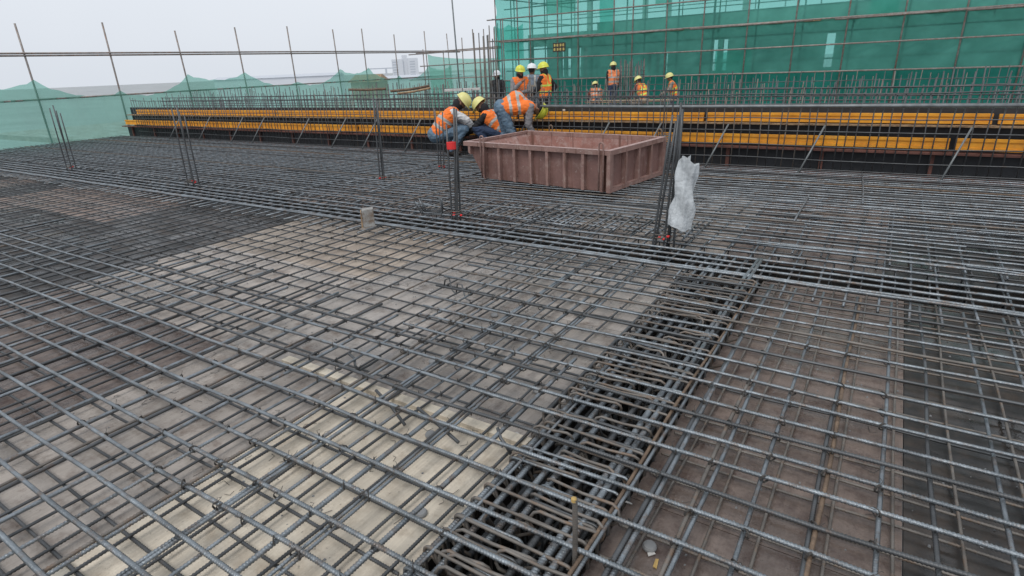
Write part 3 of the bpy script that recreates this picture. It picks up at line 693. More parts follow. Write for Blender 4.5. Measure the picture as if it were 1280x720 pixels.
for i in range(len(us)-1):
    hbeam(us[i]+.03, us[i+1]-.03, V0+random.uniform(-.01, .01), .305+random.uniform(-.008, .008), .445, 'orange timber beam in the lower row, '+wh[i+0], 'orange timber beams on the edge form')
    hbeam(us[i]+.43, us[i+1]+.37, V0+.22+random.uniform(-.01, .01), .612+random.uniform(-.008, .008), .735, 'orange timber beam in the upper row, '+wh[i], 'orange timber beams on the edge form')
t = site('edge_form', 'black plywood edge form with a pale ledge running behind the orange beams', 'formwork', -6, V0+.06)
o = MB(); o.box(-14.6, 14, .0, .02, -.2, .27); o.build('lower_panel', 'ply_edge', t)
o = MB(); o.box(-14.6, 14, .22, .24, .2, .80); o.build('upper_panel', 'ply_edge', t)
o = MB(); o.box(-14.6, 14, -.16, .02, .245, .2735); o.build('ledge_board', 'red_timber', t)
o = MB(); o.box(-14.6, 14, .06, .21, .572, .5935); o.build('ledge_board', 'timber', t)
o = MB(); o.box(-14.6, 14, -.25, -.16, -.10, -.03); o.build('kicker_board', 'red_timber', t)
u = -14.3
while u < 13.8:
    o = MB(); o.box(u, u+.05, -.042, -.001, -.2, .2445); o.build('stud', 'red_timber', t); u += 1.3
# diagonal props
u = -17.0; n = 0
while u < 4.5:
    o = MB(); uu = J(u, .3); o.tube([(0, 0, 0), (.22, .36, .62)], .013, 6)
    ob = o.build('prop_rod', 'pole_grey', smooth=True); ob.location = W(uu, V0-.5, -.02); ob.rotation_euler = (0, 0, AZ)
    tag(ob, 'thin grey prop rod leaning on the orange edge beams', 'prop rod', 'thin prop rods leaning on the edge form'); u += 1.25
# wall cage in front and behind (vertical bars tied to horizontal ones)
def wall_cage(label, v, u0, u1, du, z0, z1, hz, r=.007, rows=1, zj=.06, name='wall_rebar_cage', grp=None, ma='steel_dark', vis=(-11.5, -1)):
    t = site(name, label, 'wall cage', (u0+u1)/2, v, 0, grp); c = (u0+u1)/2
    rest = MB(); k = 0; u = u0; L = []
    while u < u1: L.append(J(u, du*.25)); u += du
    mid = (vis[0]+vis[1])/2; L.sort(key=lambda q: abs(q-mid))
    for i, uu in enumerate(L):
        mb = MB() if i < 90 else rest; top = z1+random.uniform(-zj, zj); y = random.choice((0, .16)) if rows > 1 else 0
        mb.tube([(uu-c, y, z0), (uu-c+random.uniform(-.015, .015), y, (z0+z1)/2), (uu-c+random.uniform(-.03, .03), y, top)], r, 5)
        if i < 90: mb.build('vertical_bar', random.choice((ma, ma, 'steel_brown')), t, smooth=True)
    if rest.v: tag(rest.build('vertical_bar', ma, t, smooth=True), kind='stuff')
    for z in hz:
        o = MB(); n = 24; sag = random.uniform(.0, .035)
        o.tube([(u0-c+(u1-u0)*i/n, -.012, z-sag*abs(sin(i*1.1))) for i in range(n+1)], r, 5); o.build('horizontal_bar', ma, t, smooth=True)
    return t
random.seed(31)
wall_cage('row of thin upright bars standing in front of the orange beams', V0-.14, -19.5, 5.5, .125, -.1, 1.06, (.0, .14, .33, .52, .70, 1.03), zj=.07, r=.0085)
wall_cage('second row of upright bars just behind the orange beams', V0+.75, -19.5, 7, .13, -.3, 1.13, (.5, .83, .95, 1.05), zj=.12, r=.009)
wall_cage('row of upright bars on the far slab behind the edge form', 12.6, -22, 6, .16, -.25, 1.12, (.5, .72, .95), zj=.15, r=.011)
wall_cage('low row of upright bars at the foot of the green tower net', 19.0, -20, 6, .20, -.25, .98, (.4, .8), zj=.1, r=.010)
# rail pipe right of the bending worker
o = MB(); o.tube([(-2.6, 0, 0), (0, 0, -.01), (2.5, 0, .0), (5.6, 0, .01)], .024, 8)
ob = o.build('guard_pipe', 'pole_grey', smooth=True); ob.location = W(-3.3, V0-.19, .86); ob.rotation_euler = (0, 0, AZ); tag(ob, 'dark horizontal pipe tied along the upright bars behind the skip', 'pipe')
# timbers and pipes lying at left above the cages
def pipe(label, x0, x1, r=.03, ma='rusty', name='pipe'):
    a = Vector(x0); b = Vector(x1); o = MB(); o.tube([Vector(), (b-a)*.5+Vector((0, 0, -.015)), b-a], r, 8); ob = o.build(name, ma, smooth=True); ob.location = a; tag(ob, label, 'pipe')
D_ = 13.0
def at(px, py, Y):
    d = Fw*720+Rt*(px-640)-Up*(py-360); return Vector((0, 0, H))+d*(Y/d.y)
pipe('rusty pipe lying level over the bars at far left of the strip', at(436, 112, 13.6), at(482, 111, 13.3), .025)
pipe('rusty pipe rising to the right over the left upright bars', at(488, 114, 13.2), at(537, 107.5, 13.2), .028)
pipe('lower brown pipe crossing the rusty one over the left upright bars', at(497, 117, 13.0), at(538, 110, 12.9), .022, 'timber')
# plank platform with litter on the far slab
def plank(label, px0, py0, px1, py1, Y0, Y1, wd, th_, ma='timber'):
    a = at(px0, py0, Y0); b = at(px1, py1, Y1); o = MB(); o.beam(Vector(), b-a, wd, th_); ob = o.build('plank', ma); ob.location = a; tag(ob, label, 'plank')
plank('pale plank lying level behind the squatting workers', 556, 113, 600, 111, 15, 15, .25, .05, 'paper')
plank('long pale board on the far slab behind the upright bars at right', 702, 137, 800, 135, 11.0, 10.9, .25, .03, 'paper')
plank('thin pale board lying under the right far workers', 735, 127, 842, 125.5, 14.6, 13.2, .3, .04, 'timber')
# ================================================================ PERIMETER FENCE
UF = -20.8
fence = site('scaffold_fence', 'pole fence with sagging pale green net along the left edge of the deck', 'fence', UF, 18)
random.seed(41)
pv = [5.2, 7.4, 9.6, 11.9, 14.1, 16.4, 18.7, 20.4, 22.4, 24.7, 26.6]
for i, v in enumerate(pv):
    o = MB(); o.tube([(random.uniform(-.05, .05), v-18, -.6), (random.uniform(-.1, .1), v-18+random.uniform(-.08, .08), 3.2+random.uniform(-.15, .2))], .026, 7); o.build('pole', 'pole', fence, smooth=True)
for z, r in ((2.36, .026), (2.42, .026), (1.19, .026)):
    o = MB(); o.tube([(.05, -13.2, z), (.05, -3, z+random.uniform(-.02, .02)), (.05, 9.5, z+.0)], r, 7); o.build('rail', 'pole', fence, smooth=True)
o = MB(); vs = []
N = 12
for k in range(len(pv)-1):
    v0_, v1_ = pv[k], pv[k+1]
    base = len(o.v)
    lo = random.choice((1.35, 1.45, 1.62)); ht0 = 1.30 if k % 3 == 2 else 1.72; ht1 = 1.30 if (k+1) % 3 == 2 else 1.72
    for i in range(N+1):
        s = i/N; top = (ht0*(1-s)+ht1*s)-(.22+.06*(k % 3))*sin(pi*s)**.7+.02*sin(i*2.1+k)
        for j in range(9):
            z = -.4+(top+.4)*j/8; o.v.append((.09+(.06*sin(i*1.3+j*.9+k)+.05*sin(i*2.9-j*1.7))*sin(pi*s), v0_-18+(v1_-v0_)*s, z))
    for i in range(N):
        for j in range(8):
            a = base+i*9+j; o.f.append((a, a+9, a+10, a+1)); o.mi.append(0); o.tints.append(None)
o.build('net', 'net_pale', fence, smooth=True)
# short return between fence and tower
f2 = site('scaffold_fence', 'taller pale net bay with a double rail joining the fence to the green tower', 'fence', -18.5, 24.3)
for (u, zt) in ((-2.2, 2.5), (-.9, 2.4), (.3, 2.9), (1.6, 3.2), (2.4, 3.4)):
    o = MB(); o.tube([(u, 0, -.5), (u+.03, .0, zt)], .026, 7); o.build('pole', 'pole', f2, smooth=True)
for z, u0_ in ((2.28, -3.1), (2.34, -2.6), (1.70, -2.4), (1.05, -3.2)):
    o = MB(); o.tube([(u0_, -.05, z), (2.6, -.05, z+.06)], .026, 7); o.build('rail', 'pole', f2, smooth=True)
o = MB()
for i in range(16):
    s = i/15; u = -1.9+4.3*s
    for j in range(6):
        z = -.4+((2.26-.35*s**.5-.05*sin(pi*s))+.4)*j/5; o.v.append((u, .05+.04*sin(i+j), z))
for i in range(15):
    for j in range(5):
        a = i*6+j; o.f.append((a, a+6, a+7, a+1)); o.mi.append(0); o.tints.append(None)
o.build('net', 'net_pale', f2, smooth=True)
# tall leaning pole
o = MB(); o.tube([(0, 0, 0), (-.10, .0, 5.4)], .03, 8); ob = o.build('leaning_pole', 'pole_grey', smooth=True); ob.location = (-1.84, 26, -.25); tag(ob, 'single tall thin pole leaning left above the fence against the sky', 'pole')

# ================================================================ GREEN NETTED TOWER
VT = 24.0
tw = site('scaffold_tower', 'tall scaffold of rusty tubes hung with bright green net at upper right', 'scaffold', -6, VT)
random.seed(51)
TU = [-15.95, -14.8, -14.15, -12.8, -11.8, -10.2, -9.4, -8.0, -6.6, -5.0, -3.4, -1.8, -.2, 1.4, 3.0, 4.6, 6.2]
ZT = 7.6
for u in TU:
    o = MB(); o.tube([(u+6, 0, -.3), (u+6+random.uniform(-.05, .05), 0, ZT)], .027, 7); o.build('standard', 'pole', tw, smooth=True)
for z in (.90, 1.80, 2.62, 3.52, 4.4, 5.3, 6.2, 7.0):
    o = MB(); o.tube([(-10.4, -.06, z), (0, -.06, z+random.uniform(-.03, .03)), (12.6, -.06, z)], .027, 7); o.build('ledger', 'pole', tw, smooth=True)
    if z in (2.62, 4.4):
        for q in range(5):
            a = -9.5+q*4.3+random.uniform(-.5, .5); o = MB(); o.tube([(a, -.13, z-.07+random.uniform(-.02, .02)), (a+4.2, -.13, z-.03)], .03, 7); o.build('ledger', 'pole', tw, smooth=True)
        o = MB(); o.box(-9.9, 12.3, .1, .9, z-.06, z-.02); o.build('walk_board', 'timber', tw)
for u in TU[::1]:
    o = MB(); o.tube([(u+6.1, 1.15, -.3), (u+6.1, 1.15, ZT)], .027, 7); o.build('standard', 'pole_grey', tw, smooth=True)
for z in (1.3, 2.2, 3.1, 4.0, 4.9, 5.8, 6.7):
    o = MB(); o.tube([(-10.2, 1.12, z), (12.4, 1.12, z+.05)], .027, 7); o.build('ledger', 'pole_grey', tw, smooth=True)
for q in range(26):
    uq = random.uniform(-9.8, 12); dq = random.choice((2.4, 3.1, 4.4, 7.5)); zq = random.uniform(4.2, ZT)
    o = MB(); o.tube([(uq, dq, 2.5), (uq+random.uniform(-.06, .06), dq, zq)], .022, 6); o.build('standard', 'pole_grey', tw, smooth=True)
for zq, dq in ((3.5, 3.1), (4.3, 3.1), (5.2, 3.1), (4.0, 7.5), (4.9, 7.5)):
    o = MB(); o.tube([(-9.8, dq, zq), (12, dq, zq)], .022, 6); o.build('ledger', 'pole_grey', tw, smooth=True)
# corner return of scaffold going back
for d in (1.6, 3.2, 4.8, 6.4, 8.0):
    o = MB(); o.tube([(-9.95, d, -.3), (-9.95, d, ZT)], .027, 7); o.build('standard', 'pole_grey', tw, smooth=True)
for z in (1.8, 2.62, 3.52, 4.4, 5.3, 6.2):
    o = MB(); o.tube([(-9.95, -.3, z), (-9.95, 8.3, z)], .027, 7); o.build('ledger', 'pole_grey', tw, smooth=True)
def netsheet(mb, p0, p1, z0, z1, nu=30, nz=14, amp=.06, sagtop=.0):
    base = len(mb.v); p0 = Vector(p0); p1 = Vector(p1); d = p1-p0; nrm = Vector((-d.y, d.x)).normalized()
    for i in range(nu+1):
        s = i/nu; top = z1-sagtop*abs(sin(s*pi*nu/6))
        for j in range(nz+1):
            q = j/nz; off = amp*sin(i*.9+sin(j*.7)*1.2)*sin(pi*((q*6) % 1))
            p = p0+d*s; mb.v.append((p.x+nrm.x*off, p.y+nrm.y*off, z0+(top-z0)*q))
    for i in range(nu):
        for j in range(nz):
            a = base+i*(nz+1)+j; mb.f.append((a, a+nz+1, a+nz+2, a+1)); mb.mi.append(0); mb.tints.append(None)
o = MB(); netsheet(o, (-10, .09), (12.4, .09), .86, ZT, 132, 44, amp=.11, sagtop=.2); o.build('net', 'net', tw, smooth=True)
random.seed(91)
for q in range(9):
    a = -9.8+q*2.45+random.uniform(-.5, .5); z = random.choice((.9, 1.8, 2.62, 3.52)); o = MB()
    netsheet(o, (a, .24), (a+random.uniform(.35, 1.6), .26), z, z+random.uniform(.85, 1.8), 12, 10, amp=.05, sagtop=.15); o.build('net_patch', 'net_pale' if q % 2 else 'net', tw, smooth=True)
o = MB(); netsheet(o, (-10, .07), (12.4, .07), -.3, .9, 66, 6); o.build('net', 'net_dark', tw, smooth=True)
# raw concrete storey under construction behind the net
bl = site('concrete_building', 'raw concrete storey with window openings seen dark through the green net', 'building', -6, 26.4)
def wall(u0, u1, y, z0, z1, holes=(), th_=.2):
    """wall along u with rectangular openings, built from butted pieces"""
    o = MB(); u = u0
    for (a, b, c, d) in sorted(holes):
        if a > u: o.box(u+6, a+6, y, y+th_, z0, z1)
        o.box(a+6, b+6, y, y+th_, z0, c); o.box(a+6, b+6, y, y+th_, d, z1); u = b
    if u < u1: o.box(u+6, u1+6, y, y+th_, z0, z1)
    o.build('wall', 'concrete_far', bl)
wall(-15.7, -12.05, 0, -.3, 2.9, [(-15.5, -14.6, 1.1, 2.35), (-13.9, -13.75, .95, 2.2), (-13.6, -13.35, .95, 2.2), (-13.0, -12.85, .95, 2.2), (-12.7, -12.5, .95, 2.2)])
wall(-12.05, 7, .05, -.3, 3.22, [(-9.6, -9.45, 1.0, 1.85), (-9.2, -9.05, 1.0, 1.85), (-8.8, -8.7, 1.0, 1.85), (-6.8, -6.6, 1.0, 2.2), (-6.4, -6.2, 1, 2.2), (-2.6, -2.3, 1.0, 2.2)])
o = MB(); o.box(-9.7, 13, .2, 6.2, 2.6, 2.8); o.build('slab', 'concrete_far', bl)
for u in (-13.2, -10.4, -9.3, -6, -2, 2):
    for yy in (1.6,):
        o = MB(); o.box(u+6-.1, u+6+.1, yy, yy+.2, 2.81, 5.4 if yy < 3 else 5.0); o.build('column', 'concrete_far', bl)
o = MB()
for u in (-12.0, -11.8, -11.6, -11.4): pass
wall(-15.6, -11, 6.0, -.3, 2.9)
# dark banner sign on the scaffold
t = site('site_sign', 'small dark board with eight yellow characters hung on the scaffold ledger', 'sign', -12.6, VT-.22, 2.02)
o = MB(); o.box(-.3, .3, -.015, .015, 0, .36); sb_ = o.build('board', 'sign', t)
random.seed(3)
for r_ in range(2):
    for c_ in range(4):
        o = MB(); cx = -.213+c_*.142; cz = .1+(1-r_)*.165
        for s_ in (-.035, 0, .035): o.box(cx-.042, cx+.042, -.021, -.0155, cz+s_-.008, cz+s_+.008)
        o.box(cx-.009, cx+.009, -.022, -.0156, cz-.055, cz+.055)
        if (r_+c_) % 2: o.box(cx-.045, cx-.03, -.0215, -.0157, cz-.045, cz+.03)
        else: o.box(cx+.028, cx+.044, -.0215, -.0157, cz-.03, cz+.045)
        o.build('character', 'signtext', sb_)
# column cages on the far slab
def col_cage(label, px, py, Y, h, w_=.5, n=10, ties=8, rr=.016, full=True):
    p = at(px, py, Y); t = thing('column_cage', label, 'column cage', (p.x, p.y, -.35), AZ, 'column cages on the far slab')
    for i in range(n):
        a = 2*pi*i/n; o = MB(); hh = h*random.uniform(.82, 1.0)
        sx = max(-1, min(1, 1.4*cos(a)))*w_/2; sy = max(-1, min(1, 1.4*sin(a)))*w_/2
        o.tube([(sx, sy, 0), (sx+random.uniform(-.04, .04), sy, hh)], rr, 6); o.build('starter_bar', random.choice(('steel_dark', 'steel_brown')), t, smooth=True)
    for k in range(ties):
        o = MB(); s = w_/2+.02; z = .1+k*.13; o.tube([(-s, -s, z), (s, -s, z), (s, s, z), (-s, s, z)], .008, 5, closed=True); o.build('stirrup', 'steel_dark', t, smooth=True)
random.seed(61)
col_cage('tall dark column cage rising beside the left edge of the green tower', 606, 110, 19.5, 3.1, .45, 9, 11)
col_cage('lower column cage just right of the tall one at the tower corner', 622, 110, 18.5, 3.3, .4, 6, 10)
col_cage('dark column cage behind the standing worker at right', 788, 125, 22.5, 2.0, .75, 16, 13, .018)
col_cage('short column cage behind the squatting workers', 600, 118, 15.2, 1.5, .5, 8, 9, .013)
# red tank by the column cage
p = at(597, 118, 15.8); t = thing('gas_cylinder', 'dark red gas cylinder standing among the bars behind the workers', 'gas cylinder', (p.x, p.y, -.35))
o = MB(); o.lathe([(0, 0), (.12, 0), (.13, .03), (.13, 1.0), (.11, 1.12), (.04, 1.18), (.04, 1.24), (0, 1.24)], n=16); tk = o.build('tank', 'redpaint', t, smooth=True)
o = MB(); o.lathe([(.0, 1.24), (.03, 1.24), (.03, 1.32), (0, 1.33)], n=10); o.build('valve', 'spacer', tk)
# ================================================================ FAR BACKGROUND
p = at(507, 90, 420)
t = thing('highrise', 'pale hazy high rise far away above the green fence', 'building', (p.x, p.y, -9), rad(12))
bw = 17; top = at(507, 69, 420).z+9
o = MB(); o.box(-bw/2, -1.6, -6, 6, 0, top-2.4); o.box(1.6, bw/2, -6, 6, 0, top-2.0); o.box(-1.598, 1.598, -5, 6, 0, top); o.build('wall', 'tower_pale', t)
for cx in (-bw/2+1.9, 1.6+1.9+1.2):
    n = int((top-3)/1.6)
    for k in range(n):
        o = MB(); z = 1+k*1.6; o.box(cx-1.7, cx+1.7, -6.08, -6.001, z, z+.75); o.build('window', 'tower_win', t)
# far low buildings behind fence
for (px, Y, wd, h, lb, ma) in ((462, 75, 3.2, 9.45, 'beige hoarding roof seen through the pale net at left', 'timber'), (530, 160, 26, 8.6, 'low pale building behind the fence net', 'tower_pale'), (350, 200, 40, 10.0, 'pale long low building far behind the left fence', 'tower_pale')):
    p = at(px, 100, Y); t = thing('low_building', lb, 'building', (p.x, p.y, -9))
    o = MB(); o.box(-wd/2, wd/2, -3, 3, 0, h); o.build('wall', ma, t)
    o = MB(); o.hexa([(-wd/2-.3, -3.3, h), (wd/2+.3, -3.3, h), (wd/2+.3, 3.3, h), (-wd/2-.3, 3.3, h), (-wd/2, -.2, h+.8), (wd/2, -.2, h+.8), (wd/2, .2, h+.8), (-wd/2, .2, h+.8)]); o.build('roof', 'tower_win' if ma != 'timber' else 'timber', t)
# tower crane jib, tiny
p = at(484, 100, 300); t = thing('tower_crane', 'tiny grey tower crane on the horizon behind the left fence', 'crane', (p.x, p.y, -9), rad(5))
zt_ = at(484, 86, 300).z+9
o = MB(); o.box(-.4, .4, -.4, .4, 0, zt_); o.build('mast', 'tower_win', t)
o = MB(); o.box(-9, 4, -.3, .3, zt_, zt_+.5); o.build('jib', 'tower_win', t)

# ================================================================ PEOPLE
def blob(name, caps, ells, mats, parent, vox=.010, smooth=4, facemat=None):
    """one continuous surface: overlapping tapered capsules and ellipsoids fused by a voxel remesh"""
    o = MB()
    def ell(c, r, rot=None, n=14):
        b = len(o.v); c = Vector(c)
        for i in range(n+1):
            t_ = pi*i/n
            for j in range(n):
                a = 2*pi*j/n; q = Vector((r[0]*sin(t_)*cos(a), r[1]*sin(t_)*sin(a), r[2]*cos(t_)))
                if rot: q = rot @ q
                o.v.append(tuple(c+q))
        for i in range(n):
            for j in range(n):
                o.f.append((b+i*n+j, b+(i+1)*n+j, b+(i+1)*n+(j+1) % n, b+i*n+(j+1) % n)); o.mi.append(0); o.tints.append(None)
    for (a, b, ra, rb) in caps:
        a = Vector(a); b = Vector(b); d = b-a; L = d.length
        if L < 1e-4: continue
        d.normalize(); pts = []; rs = []
        for i in range(5): an = pi/2*(1-i/5.); pts.append(a-d*ra*sin(an)); rs.append(max(.0008, ra*cos(an)))
        for i in range(6): s = i/5.; pts.append(a+(b-a)*s); rs.append(ra+(rb-ra)*s)
        for i in range(1, 6): an = pi/2*i/5.; pts.append(b+d*rb*sin(an)); rs.append(max(.0008, rb*cos(an)))
        o.tube(pts, .01, 14, radii=rs)
    for e in ells: ell(*e)
    ob = o.build(name, mats, parent)
    rm_ = ob.modifiers.new('r', 'REMESH'); rm_.mode = 'VOXEL'; rm_.voxel_size = vox; rm_.use_smooth_shade = True
    sm = ob.modifiers.new('s', 'SMOOTH'); sm.iterations = smooth; sm.factor = .5
    dg = bpy.context.evaluated_depsgraph_get(); me = bpy.data.meshes.new_from_object(ob.evaluated_get(dg))
    ob.modifiers.clear(); old = ob.data; ob.data = me; bpy.data.meshes.remove(old)
    if len(me.materials) == 0:
        for q in (mats if isinstance(mats, (list, tuple)) else [mats]): me.materials.append(M[q])
    me.polygons.foreach_set('use_smooth', [True]*len(me.polygons))
    if facemat: me.polygons.foreach_set('material_index', [facemat(p.center) for p in me.polygons])
    if name in ('shirt', 'trousers', 'vest'):
        from mathutils import noise
        co = [0.0]*(3*len(me.vertices)); me.vertices.foreach_get('co', co); nn_ = [v.normal.copy() for v in me.vertices]
        off = Vector((len(me.vertices)*.37, 1.7, 3.3))
        for i, nv in enumerate(nn_):
            p = Vector(co[3*i:3*i+3]); q = Vector((p.x*11, p.y*11, p.z*17))+off
            d = .010*(1-2*abs(noise.noise(q)))+.005*noise.noise(q*2.3)-.004
            co[3*i] += nv.x*d; co[3*i+1] += nv.y*d; co[3*i+2] += nv.z*d
        me.vertices.foreach_set('co', co)
    me.update(); return ob
def person(label, loc, face, J_, col, vest=True, helmet='helmet', tape='silver', scale=1., vox=.011, scarf=None, look=None, group='site workers'):
    """J_: joints in local coords, +y is the facing direction, +x the person's right"""
    t = thing('person', label, 'person', loc, face, group); t.scale = (scale,)*3
    V = {k: Vector(v) for k, v in J_.items()}
    pel, che, nek, hed = V['pelvis'], V['chest'], V['neck'], V['head']
    sl, sr, el, er, hl, hr = V['shL'], V['shR'], V['elL'], V['elR'], V['haL'], V['haR']
    kl, kr, fl, fr = V['knL'], V['knR'], V['ftL'], V['ftR']
    ax = (nek-pel).normalized(); lat = (sr-sl).normalized(); fwd = lat.cross(ax)*-1
    if fwd.length < .1: fwd = Vector((0, 1, 0))
    fwd = ax.cross(lat)
    hipL = pel-lat*.09; hipR = pel+lat*.09
    hu = (hed-nek).normalized(); look = Vector(look).normalized() if look else Vector((0, 1, -.15)).normalized()
    look = (look-hu*look.dot(hu)).normalized(); side = look.cross(hu)
    Rh = Matrix((side, look, hu)).transposed()
    caps = [(hipL, kl, .085, .055), (hipR, kr, .085, .055), (kl, fl, .052, .036), (kr, fr, .052, .036), (pel, che, .12, .13), (che, nek, .12, .06), (nek, hed, .055, .055),
            (sl, el, .048, .038), (sr, er, .048, .038), (el, hl, .038, .026), (er, hr, .038, .026), (sl, sr, .06, .06)]
    ells = [(hed, (.075, .092, .115), Rh), (hed+look*.03-hu*.05, (.055, .06, .06), Rh), (hed+look*.098-hu*.015, (.012, .018, .024), Rh), (hed+look*.085-hu*.055, (.024, .012, .008), Rh),
            (hed+side*.078-hu*.01, (.01, .02, .03), Rh), (hed-side*.078-hu*.01, (.01, .02, .03), Rh)]
    for s in (-1, 1): ells.append((hed+look*.085+side*.03*s+hu*.012, (.013, .010, .009), Rh))
    for (e, h, sg) in ((el, hl, -1), (er, hr, 1)):
        d = (h-e).normalized(); acr = d.cross(Vector((0, 0, 1)));
        if acr.length < .2: acr = Vector((1, 0, 0))
        acr.normalize(); nn = acr.cross(d)
        caps.append((h, h+d*.07, .030, .034))
        for q, ln in ((-1.5, .058), (-.5, .072), (.5, .076), (1.5, .066)):
            r0 = h+d*.085+acr*.021*q; m_ = r0+d*ln*.55-nn*.012; caps.append((r0, m_, .0105, .0095)); caps.append((m_, m_+d*ln*.45-nn*.026, .0095, .0085))
        th0 = h+d*.03+acr*.03*sg; caps.append((th0, th0+d*.035+acr*.025*sg-nn*.01, .0125, .0105)); 
    for (f, k) in ((fl, kl), (fr, kr)): caps.append((f, f+Vector((0, .13, -.03)), .04, .032))
    blob('body', caps, ells, 'skin', t, vox=.0095 if vox < .012 else .013)
    c = col
    tr = [(hipL, kl, .105, .078), (hipR, kr, .105, .078), (kl, fl+Vector((0, 0, .03)), .074, .062), (kr, fr+Vector((0, 0, .03)), .074, .062), (hipL, hipR, .105, .105), (pel, pel+ax*.1, .135, .135)]
    blob('trousers', tr, [(pel-fwd*.03, (.16, .13, .13))], c['legs'], t, vox)
    ts = [(hipL*.7+pel*.3+ax*.05, sl*.75+nek*.25-ax*.06, .115, .10), (hipR*.7+pel*.3+ax*.05, sr*.75+nek*.25-ax*.06, .115, .10), (pel+ax*.06, che, .13, .145), (che, nek-ax*.03, .13, .085), (sl, sr, .078, .078)]
    sv_ = [(sl, el, .078, .058), (sr, er, .078, .058), (el, hl, .057, .042), (er, hr, .057, .042)]
    blob('shirt', ts+sv_, [], c['shirt'], t, vox)
    if vest:
        tl = (nek-pel).length
        def fm(p):
            q = p-pel; s = q.dot(ax)/tl; l = abs(q.dot(lat))
            if .22 < s < .32 or (.50 < s < .595): return 1
            if s >= .595 and .070 < l < .118: return 1
            return 0
        vv = [(a+ax*(.0), b, ra+.017, rb+.017) for (a, b, ra, rb) in ts[:3]]+[(che, nek-ax*.06, .15, .095), (sl*.8+nek*.2, sr*.8+nek*.2, .090, .090)]
        blob('vest', vv, [], [vest if isinstance(vest, str) else 'orange', tape], t, vox, facemat=fm)
    # boots
    for (f, k) in ((fl, kl), (fr, kr)):
        blob('boot', [(f+Vector((0, -.02, .04)), f+Vector((0, -.02, -.02)), .058, .052), (f+Vector((0, 0, -.035)), f+Vector((0, .15, -.045)), .05, .042)], [], 'boot', t, vox)
    if scarf:
        blob('scarf', [(nek-ax*.02, nek+hu*.06, .085, .078)], [(hed-hu*.055-look*.012, (.09, .103, .095), Rh)], scarf, t, vox)
    else:
        blob('hair', [], [(hed-look*.02+hu*.02, (.083, .092, .105), Rh)], 'black', t, vox)
    # helmet shell with brim, ridge
    hm = MB(); prof = [(.001, .125), (.045, .119), (.085, .10), (.114, .066), (.126, .025), (.129, -.004), (.138, -.010), (.137, -.016), (.120, -.014), (.115, .02), (.10, .055), (.05, .10), (.001, .108)]
    n_ = 22; b = 0
    for (r, z) in prof:
        for j in range(n_):
            a = 2*pi*j/n_; ex = 1.0
            if r > .1295 and sin(a) > 0: ex = 1+.33*sin(a)**2
            q = Vector((r*cos(a)*.98*(1 if ex == 1 else 1), r*sin(a)*1.12*ex, z)); hm.v.append(tuple(hed+hu*.055+Rh @ q))
    for i in range(len(prof)-1):
        for j in range(n_): hm.f.append((i*n_+j, i*n_+(j+1) % n_, (i+1)*n_+(j+1) % n_, (i+1)*n_+j)); hm.mi.append(0); hm.tints.append(None)
    P = [hed+hu*.055+Rh @ Vector((0, .128*1.1*cos(a), .127*sin(a)-.0)) for a in [rad(x) for x in range(20, 170, 15)]]
    hm.tube(P, .009, 6); hm.build('helmet', helmet, t, smooth=True)
    return t
FD = -.35
stand = dict(pelvis=(0, 0, .93), chest=(0, .0, 1.22), neck=(0, .01, 1.47), head=(0, .03, 1.60), shL=(-.18, 0, 1.40), shR=(.18, 0, 1.40), elL=(-.24, -.02, 1.12), elR=(.24, -.02, 1.12),
             haL=(-.22, .12, .90), haR=(.22, .12, .90), knL=(-.10, .02, .50), knR=(.10, .02, .50), ftL=(-.11, -.02, .09), ftR=(.11, -.02, .09))
def pose(base=stand, **k): d = dict(base); d.update(k); return d
squat = dict(pelvis=(0, -.16, .33), chest=(0, .06, .56), neck=(0, .20, .74), head=(0, .30, .84), shL=(-.18, .17, .68), shR=(.18, .17, .68), elL=(-.20, .38, .52), elR=(.20, .38, .52),
             haL=(-.10, .60, .42), haR=(.10, .60, .42), knL=(-.19, .26, .46), knR=(.19, .26, .46), ftL=(-.16, -.02, .09), ftR=(.16, -.02, .09))
# z rotation: local +y -> world; facing +x is -90 deg
person('squatting worker in orange vest with white sleeve and blue jeans, back half turned, leftmost', (-1.06, 11.25, 0), rad(-78),
       pose(squat, pelvis=(0, -.24, .36), chest=(0, -.05, .60), neck=(0, .12, .80), head=(.03, .25, .90), shR=(.19, .08, .74), shL=(-.19, .10, .74), elR=(.24, .30, .62), haR=(.12, .50, .38), elL=(-.2, .3, .55), haL=(-.05, .5, .36)),
       dict(legs='jeans', shirt='whitecloth'), helmet='helmet_pale', scarf='black', look=(.1, 1, -.5), scale=1.05)
person('squatting worker in orange vest over black sleeves, seen between two others behind the skip', (-.22, 11.2, .02), rad(68),
       pose(squat, pelvis=(0, -.30, .34), chest=(0, -.08, .54), neck=(0, .12, .72), head=(0, .22, .82), shR=(.19, .06, .66), shL=(-.19, .06, .66), elL=(-.20, .30, .46), haL=(-.1, .52, .34), elR=(.20, .28, .5), haR=(.08, .5, .36)),
       dict(legs='navy', shirt='black'), helmet='helmet_pale', scarf='black', look=(0, 1, -.4), scale=1.02)
person('worker bending far forward over the skip in orange vest, grey sleeves and blue jeans', (.10, 10.6, -.04), rad(-83),
       pose(pelvis=(0, -.15, .89), chest=(0, .12, 1.02), neck=(.0, .37, .93), head=(.0, .50, .85), shL=(-.19, .33, .90), shR=(.19, .33, .90), elL=(-.22, .34, .62), elR=(.23, .28, .62),
            haL=(-.15, .46, .40), haR=(.18, .40, .38), knL=(-.11, -.08, .48), knR=(.11, .0, .48), ftL=(-.13, -.22, .09), ftR=(.13, -.10, .09)),
       dict(legs='jeans', shirt='greycloth'), helmet='helmet', look=(0, .35, -1), scale=1.0)
g1 = at(650, 100, 17.0); g2 = at(665, 100, 17.4); g3 = at(681, 100, 16.9)
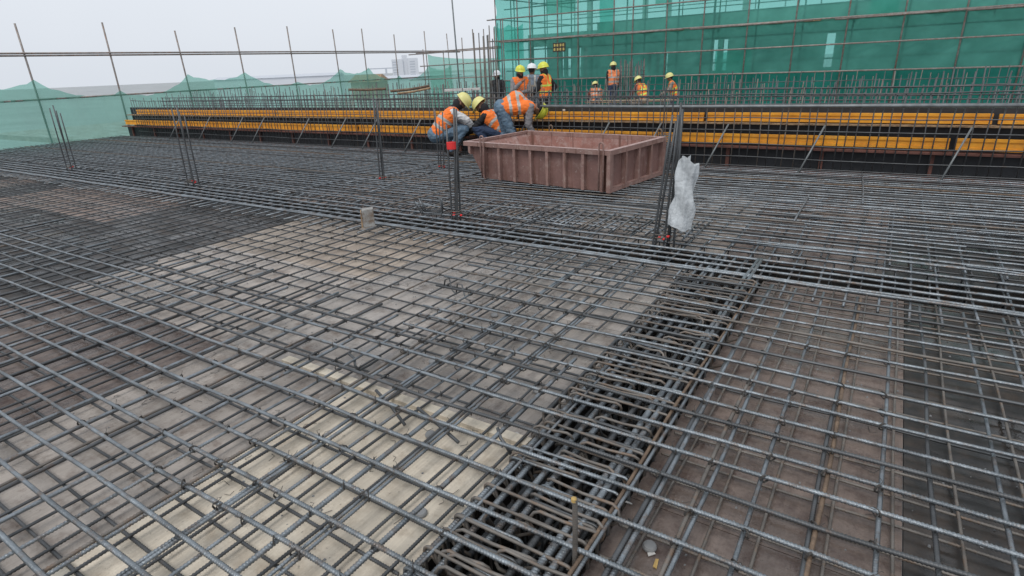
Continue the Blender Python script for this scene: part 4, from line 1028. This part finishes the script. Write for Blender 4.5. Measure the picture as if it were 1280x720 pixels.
person('standing worker in orange vest raising a grey sleeved hand, left of the standing trio', (g1.x, g1.y, FD), rad(-160),
       pose(elR=(.27, .12, 1.16), haR=(.06, .22, 1.36), elL=(-.2, .14, 1.15), haL=(.05, .24, 1.12)), dict(legs='navy', shirt='greycloth'), helmet='helmet', tape='orange_pale', scarf='black', look=(.1, 1, -.3), vox=.015, scale=1.07)
person('standing worker in grey blue jacket and white helmet, back turned, middle of the trio', (g2.x, g2.y, FD), rad(-12),
       pose(haL=(-.14, .2, 1.0), haR=(.14, .2, 1.0)), dict(legs='greyblue', shirt='greyblue'), vest='greyblue', helmet='helmet_white', tape='silver', look=(.2, 1, -.2), vox=.015, scale=1.09)
person('standing worker in orange vest over black with hand on hip, right of the trio', (g3.x, g3.y, FD), rad(60),
       pose(elR=(.36, -.12, 1.18), haR=(.20, -.02, 1.0), elL=(-.24, .1, 1.14), haL=(-.1, .26, 1.05)), dict(legs='black', shirt='black'), helmet='helmet', tape='lime', scarf='black', look=(0, 1, -.5), vox=.015, scale=1.10)
q = at(745, 126, 24.6); person('crouching far worker in orange vest and maroon sleeves, seen from behind', (q.x, q.y, FD), rad(8),
       pose(squat, pelvis=(0, -.16, .40), chest=(0, -.02, .66), neck=(0, .07, .86), head=(0, .12, 1.0), shL=(-.2, .06, .82), shR=(.2, .06, .82), elL=(-.3, .12, .58), elR=(.3, .12, .58)), dict(legs='navy', shirt='maroon'), vest='orange_pale', helmet='helmet_pale', vox=.016)
q = at(766, 126, 24.2); person('far worker standing upright with back turned, orange vest and navy trousers', (q.x, q.y, FD), rad(5),
       pose(haL=(-.24, .1, .88)), dict(legs='navy', shirt='black'), vest='orange_pale', helmet='helmet_pale', scarf='black', vox=.016, scale=1.06)
q = at(801, 126, 21.6); person('far worker stooping in orange vest in khaki trousers', (q.x, q.y, FD), rad(35),
       pose(pelvis=(0, -.2, .58), chest=(0, -.06, .86), neck=(0, .08, 1.08), head=(0, .14, 1.2), shL=(-.19, .04, 1.02), shR=(.19, .04, 1.02), elL=(-.3, .16, .8), elR=(.28, .16, .8), haL=(-.2, .38, .62), haR=(.15, .36, .62), knL=(-.16, .2, .46), knR=(.16, .2, .46)), dict(legs='khaki', shirt='maroon'), helmet='helmet_pale', tape='lime', vox=.016)
q = at(840, 126, 22.0); person('far worker in orange vest cut by the right side of the strip', (q.x, q.y, FD), rad(80),
       pose(pelvis=(0, -.1, .6), chest=(0, 0, .9), neck=(0, .08, 1.12), head=(0, .12, 1.25), shL=(-.19, .04, 1.06), shR=(.19, .04, 1.06), elL=(-.3, .16, .84), elR=(.28, .16, .84), haL=(-.2, .38, .72), haR=(.15, .36, .72)), dict(legs='navy', shirt='khaki'), helmet='helmet_pale', tape='lime', vox=.016)
q = at(563, 118, 14.5); person('worker in maroon shirt and yellow helmet low behind the upright bars', (q.x, q.y, -.65), rad(-120),
       pose(squat), dict(legs='navy', shirt='maroon'), vest=None, helmet='helmet', vox=.016, scarf='maroon', scale=1.25)
q = at(622, 100, 20.5); person('dark clothed worker with white mask beside the tall column cage', (q.x, q.y, FD), rad(150),
       pose(), dict(legs='black', shirt='black'), vest=None, helmet='helmet_white', vox=.016, scarf='black')
